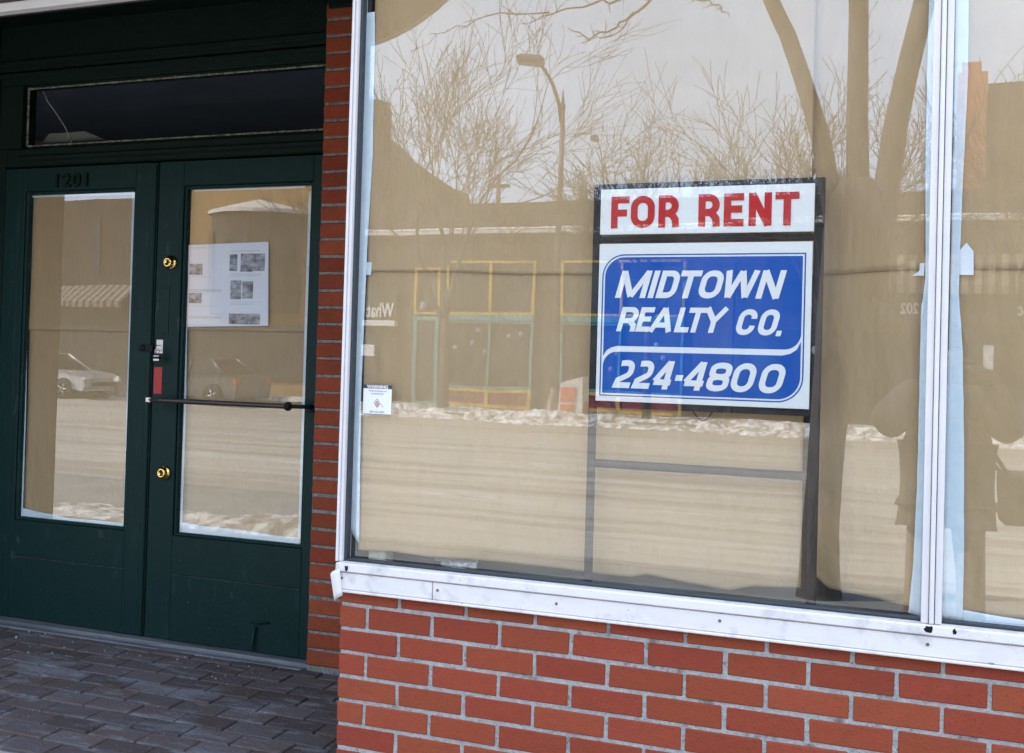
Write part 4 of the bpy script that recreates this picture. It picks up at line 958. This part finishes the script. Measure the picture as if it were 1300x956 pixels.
def awning(t,x0,x1,z1,z0,out=.9,n=None,name='striped_awning'):
    n=n or int((x1-x0)/.16); b=MB()
    for i in range(n):
        xa=x0+(x1-x0)*i/n; xb=x0+(x1-x0)*(i+1)/n; b.add([(xa,.02,z1),(xb,.02,z1),(xb,out,z0),(xa,out,z0)],[(0,1,2,3)],i%2); b.add([(xa,out,z0),(xb,out,z0),(xb,out,z0-.22),(xa,out,z0-.22)],[(0,1,2,3)],i%2)
    o=b.build(name,[M['b_tan'],M['stripe']],t); solid(o,.01)
# 4 dark building with a striped awning far left
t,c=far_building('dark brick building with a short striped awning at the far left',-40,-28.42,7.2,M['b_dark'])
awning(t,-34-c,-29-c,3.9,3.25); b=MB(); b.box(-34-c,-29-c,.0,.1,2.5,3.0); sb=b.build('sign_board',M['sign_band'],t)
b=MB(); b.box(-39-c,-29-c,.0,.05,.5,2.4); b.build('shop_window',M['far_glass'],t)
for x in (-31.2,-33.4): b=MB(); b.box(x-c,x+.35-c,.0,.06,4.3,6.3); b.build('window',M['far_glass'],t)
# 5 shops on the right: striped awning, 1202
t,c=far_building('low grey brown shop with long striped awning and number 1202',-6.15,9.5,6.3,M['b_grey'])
ledge(t,-6.15-c,9.5-c,5.58)
awning(t,-2.3-c,9-c,4.6,3.75,.5); b=MB(); b.box(-2.3-c,9-c,.0,.12,2.75,3.5); sb=b.build('sign_board',M['sign_band'],t)
text_mesh('sign_lettering','1202',.40,M['letter_white'],sb,(-1.10-c,.135,3.0),face='+y',ext=.01,bold=.01,sx=.8)
text_mesh('sign_lettering','t',.5,M['letter_white'],sb,(1.32-c,.135,3.0),face='+y',ext=.01,bold=.012)
for xa,xb in ((-5.8,-3.6),(-3.2,-1.4),(-.9,1.6),(2,5),(5.5,8.8)):
    b=MB(); b.box(xa-c,xb-c,.0,.05,.45,2.6); g=b.build('window',M['far_glass'],t); b=MB(); fr(b,xa-c,xb-c,.45,2.6,.06,.05,.1); b.build('window_frame',M['b_tan'],g)
b=MB(); b.box(.35-c,.6-c,.06,.1,1.5,2.2); b.lathe([(.13,0),(.13,.03)],(-3.9-c,.06,2.0),'y',12); b.build('window_poster',M['letter_white'],t)
# 6 orange chimney and dark block behind
t=empty('brick_chimney','orange brick chimney rising behind the low roofs at the right','chimney',loc=(-.03,-33.6,0))
b=MB(); b.box(-.42,.42,-1,0,0,10.5); b.box(-.30,.25,-1,0,10.5,10.8); b.build('chimney_shaft',M['b_orange'],t)
t=empty('office_block','plain dark flat roofed block beside the orange chimney','building',loc=(5,-33.7,0))
b=MB(); b.box(-4.6,6,-8,0,0,10.15); b.build('wall',M['b_dark'],t)
t,c=far_building('plain brown building closing the row at the right',9.52,30,7.5,M['b_brown'])
for i in range(5): b=MB(); b.box(10.3+i*3.8-c,13+i*3.8-c,0,.05,.6,2.8); b.build('window',M['far_glass'],t)
t,c=far_building('plain tan building closing the row at the left',-62,-40.02,7.8,M['b_tan'])
for i in range(5): b=MB(); b.box(-61+i*4.2-c,-58+i*4.2-c,0,.05,.6,2.8); b.build('window',M['far_glass'],t)

# ================================================================== CARS
def car(label,loc,rz,paint):
    t=empty('parked_car',label,'car','cars parked across the street',loc=loc); t.rotation_euler.z=rz
    prof=[(-2.25,.32),(-2.3,.62),(-2.22,.88),(-1.6,.96),(1.15,.92),(1.9,.80),(2.22,.66),(2.28,.42),(2.2,.30)]
    wx=(-1.42,1.38)
    low=[]
    for cx in reversed(wx):
        low+= [(cx+.37*cos(a),.30+.37*sin(a)) for a in [pi*i/8 for i in range(9)]]
    poly=prof+[( .0+2.2,.26)]+[p for p in low]+[(-2.2,.26)]
    b=MB(); n=len(poly); ws=[(.80,0),(.88,.0)]
    Ys=[-.80,-.88,.88,.80]; vs=[]
    for j,y in enumerate(Ys):
        for x,z in poly:
            k=1 if j in(1,2) else .985
            vs.append((x*k,y,(z-.5)*k*1.0+.5))
    b.add(vs,[(j*n+i,j*n+(i+1)%n,(j+1)*n+(i+1)%n,(j+1)*n+i) for j in range(3) for i in range(n)]); 
    import mathutils
    tri=mathutils.geometry.tessellate_polygon([[Vector((x,z,0)) for x,z in poly]])
    b.add([vs[i] for i in range(n)],[tuple(f) for f in tri]); b.add([vs[3*n+i] for i in range(n)],[tuple(f) for f in tri])
    b.build('body',paint,t)
    g0=[(-1.75,.94),(-1.15,1.40),(.15,1.42),(.95,.93)]
    b=MB(); vs=[(x,s*(.80 if z<1 else .62),z) for s in(-1,1) for x,z in g0]; b.add(vs,[(0,1,2,3),(7,6,5,4),(0,4,5,1),(1,5,6,2),(2,6,7,3)]); b.build('windows',M['car_glass'],t)
    b=MB(); b.add([(x,s*y,z) for s in(-1,1) for x,y,z in ((-1.2,.62,1.41),(-1.0,.60,1.45),(.0,.60,1.465),(.2,.62,1.43))],[(0,1,5,4),(1,2,6,5),(2,3,7,6)],0,True)
    for s in(-1,1):
        b.tube([(.20,s*.63,1.43),(.98,s*.80,.93)],.035,6); b.tube([(-1.2,s*.63,1.41),(-1.78,s*.80,.95)],.05,6); b.tube([(-.45,s*.63,1.43),(-.48,s*.81,.93)],.035,6)
    b.build('roof',paint,t)
    for x in wx:
        for s in (-1,1):
            b=MB(); b.lathe([(.20,-.10),(.31,-.10),(.325,-.06),(.325,.06),(.31,.10),(.20,.10)],(x,s*.80,.31),'y',22); w_=b.build('wheel',M['tyre'],t)
            b=MB(); b.lathe([(.04,0),(.06,.02*s)],(x,s*.905,.31),'y',10)
            for k in range(5):
                a=k*2*pi/5; b.tube([(x,s*.90,.31),(x+.2*cos(a),s*.89,.31+.2*sin(a))],.03,5)
            b.lathe([(.21,s*.86),(.185,s*.9)],(x,0,.31),'y',22); b.build('rim',M['rim'],w_)
    for s in (-1,1):
        b=MB(); b.box(2.05,2.27,s*.78-.13,s*.78+.08,.60,.72,0,.03); b.build('headlight',M['lens_clear'],t)
        b=MB(); b.box(-2.29,-2.15,s*.76-.1,s*.76+.1,.66,.84,0,.03); b.build('tail_light',M['lens_red'],t)
    b=MB(); b.box(2.2,2.285,-.5,.5,.40,.54,0,.02); b.build('grille',M['black'],t)
    return t
car('silver saloon parked across the street at the far left, seen in the left door glass',(-28.1,-24.0,ROADZ),0,M['car_silver'])
car('dull grey car seen dimly in the right door glass, behind the push bar',(-22.4,-24.0,ROADZ),pi,M['car_white'])

# ================================================================== PHOTOGRAPHER
Pn=empty('person','photographer in dark hooded jacket and tan trousers raising a camera','person',loc=(-.09,-3.22,0))
def skin_body(name,verts,edges,radii,m,parent,lev=2,smooth=True):
    me=bpy.data.meshes.new(name); me.from_pydata(verts,edges,[]); o=bpy.data.objects.new(name,me); COL.objects.link(o)
    s=o.modifiers.new('skin','SKIN'); s.use_smooth_shade=smooth
    for v,r in zip(me.skin_vertices[0].data,radii): v.radius=(r,r) if not isinstance(r,tuple) else r
    me.skin_vertices[0].data[0].use_root=True
    o.modifiers.new('sub','SUBSURF').levels=lev; o.modifiers['sub'].render_levels=lev
    dg=bpy.context.evaluated_depsgraph_get(); nm=bpy.data.meshes.new_from_object(o.evaluated_get(dg)); bpy.data.objects.remove(o)
    nm.name=name; nm.materials.clear(); nm.materials.append(m)
    for p in nm.polygons: p.use_smooth=True
    q=bpy.data.objects.new(name,nm); COL.objects.link(q); q.parent=parent; return q
# clothes: jacket with arms raised to the camera (local: +y faces the shop)
jv=[(0,0,.90),(0,0,.80),(0,-.01,1.08),(0,-.02,1.24),(0,-.01,1.34),(0,.0,1.40),
    (-.17,.0,1.31),(-.31,.08,1.16),(-.24,.19,1.28),(-.13,.235,1.40),(.17,.0,1.31),(.31,.08,1.16),(.27,.19,1.28),(.20,.235,1.40)]
je=[(0,1),(0,2),(2,3),(3,4),(4,5),(4,6),(6,7),(7,8),(8,9),(4,10),(10,11),(11,12),(12,13)]
jr=[(.235,.17),(.24,.17),(.22,.16),(.225,.16),(.15,.12),(.08,.08),.115,.11,.085,.055,.115,.11,.085,.055]
skin_body('jacket',jv,je,jr,M['jacket'],Pn)
tv=[(0,0,.86),(-.10,0,.76),(-.12,.01,.48),(-.13,-.01,.10),(.10,0,.76),(.12,.03,.48),(.13,.01,.10)]
skin_body('trousers',tv,[(0,1),(1,2),(2,3),(0,4),(4,5),(5,6)],[(.14,.12),.095,.075,.07,.095,.075,.07],M['trousers'],Pn)
# head / neck / hands as the body
hv=[(0,.0,1.38),(0,.015,1.45),(0,.03,1.52),(0,.035,1.60)]
skin_body('body',hv,[(0,1),(1,2),(2,3)],[.05,.052,(.072,.085),(.066,.08)],M['skin'],Pn)
b=MB(); b.tube([(0,.115,1.555),(0,.135,1.535),(0,.118,1.525)],[.008,.014,.010],6); b.build('nose',M['skin'],Pn)
b=MB()
def hood(u,v):
    th=radians(40)+radians(280)*u; ph=pi*v; R=(.135,.14,.165); return (R[0]*sin(th)*sin(ph)*-1, .02+R[1]*cos(th)*sin(ph)*1.0, 1.545+R[2]*cos(ph))
b.grid(hood,24,16); o=b.build('hood',M['jacket'],Pn); solid(o,.012)
b=MB(); b.lathe([(.088,0),(.092,.03),(.08,.07),(.05,.10),(.01,.115)],(0,.03,1.575),'z',16); b.build('hair',M['hair'],Pn)
for s,hx in ((-1,-.10),(1,.19)):  # hands coloured near black so they read as a dark silhouette
    for k in range(4):
        z=1.405+k*.02; b=MB()
        L_=(.062,.072,.068,.055)[3-k]
        b.tube([(hx,.232,z),(hx-s*.012,.262,z+.004),(hx-s*L_*.6,.272,z+.006),(hx-s*L_,.258,z+.004)],[.010,.0095,.009,.007],8); b.build('dark_finger',M['leather'],Pn)
    b=MB(); b.tube([(hx,.225,1.405),(hx-s*.02,.225,1.385),(hx-s*.05,.235,1.388)],[.012,.011,.009],8); b.build('dark_thumb',M['leather'],Pn)
    b=MB(); b.box(hx-.022,hx+.022,.20,.262,1.395,1.475,0,.014); b.build('dark_palm',M['leather'],Pn)
b=MB()
for s in (-1,1): b.box(s*.135-.05,s*.135+.05,-.10,.19,0,.10,0,.03)
b.build('boots',M['boots'],Pn)
cmr=empty('camera_held','black single lens reflex camera held up by the photographer','camera',loc=(.0,-2.98,1.45))
b=MB(); b.box(-.075,.075,-.035,.03,-.05,.045,0,.012); b.box(-.03,.03,-.03,.03,.045,.075,0,.012); b.build('camera_body',M['leather'],cmr)
b=MB(); b.lathe([(.036,.03),(.038,.05),(.036,.085),(.034,.09)],(0,0,-.005),'y',20); b.build('lens_barrel',M['leather'],cmr)
b=MB(); b.lathe([(.030,.0905),(.015,.0915)],(0,0,-.005),'y',20); b.build('lens_glass',M['lens'],cmr)
bgp=empty('shoulder_bag','dark shoulder bag hanging at the photographer\'s hip','bag',loc=(.24,-3.25,.72))
b=MB(); b.box(-.09,.10,-.16,.14,.0,.24,0,.03); b.build('bag_body',M['leather'],bgp)
b=MB(); b.box(-.095,.105,-.165,.145,.12,.25,0,.02); b.build('flap',M['leather'],bgp)
b=MB(); b.tube([(-.02,.145,.2),(-.16,.17,.42),(-.34,.12,.60),(-.46,.02,.64),(-.36,-.16,.58),(-.05,-.17,.2)],.012,6); b.build('strap',M['leather'],bgp)
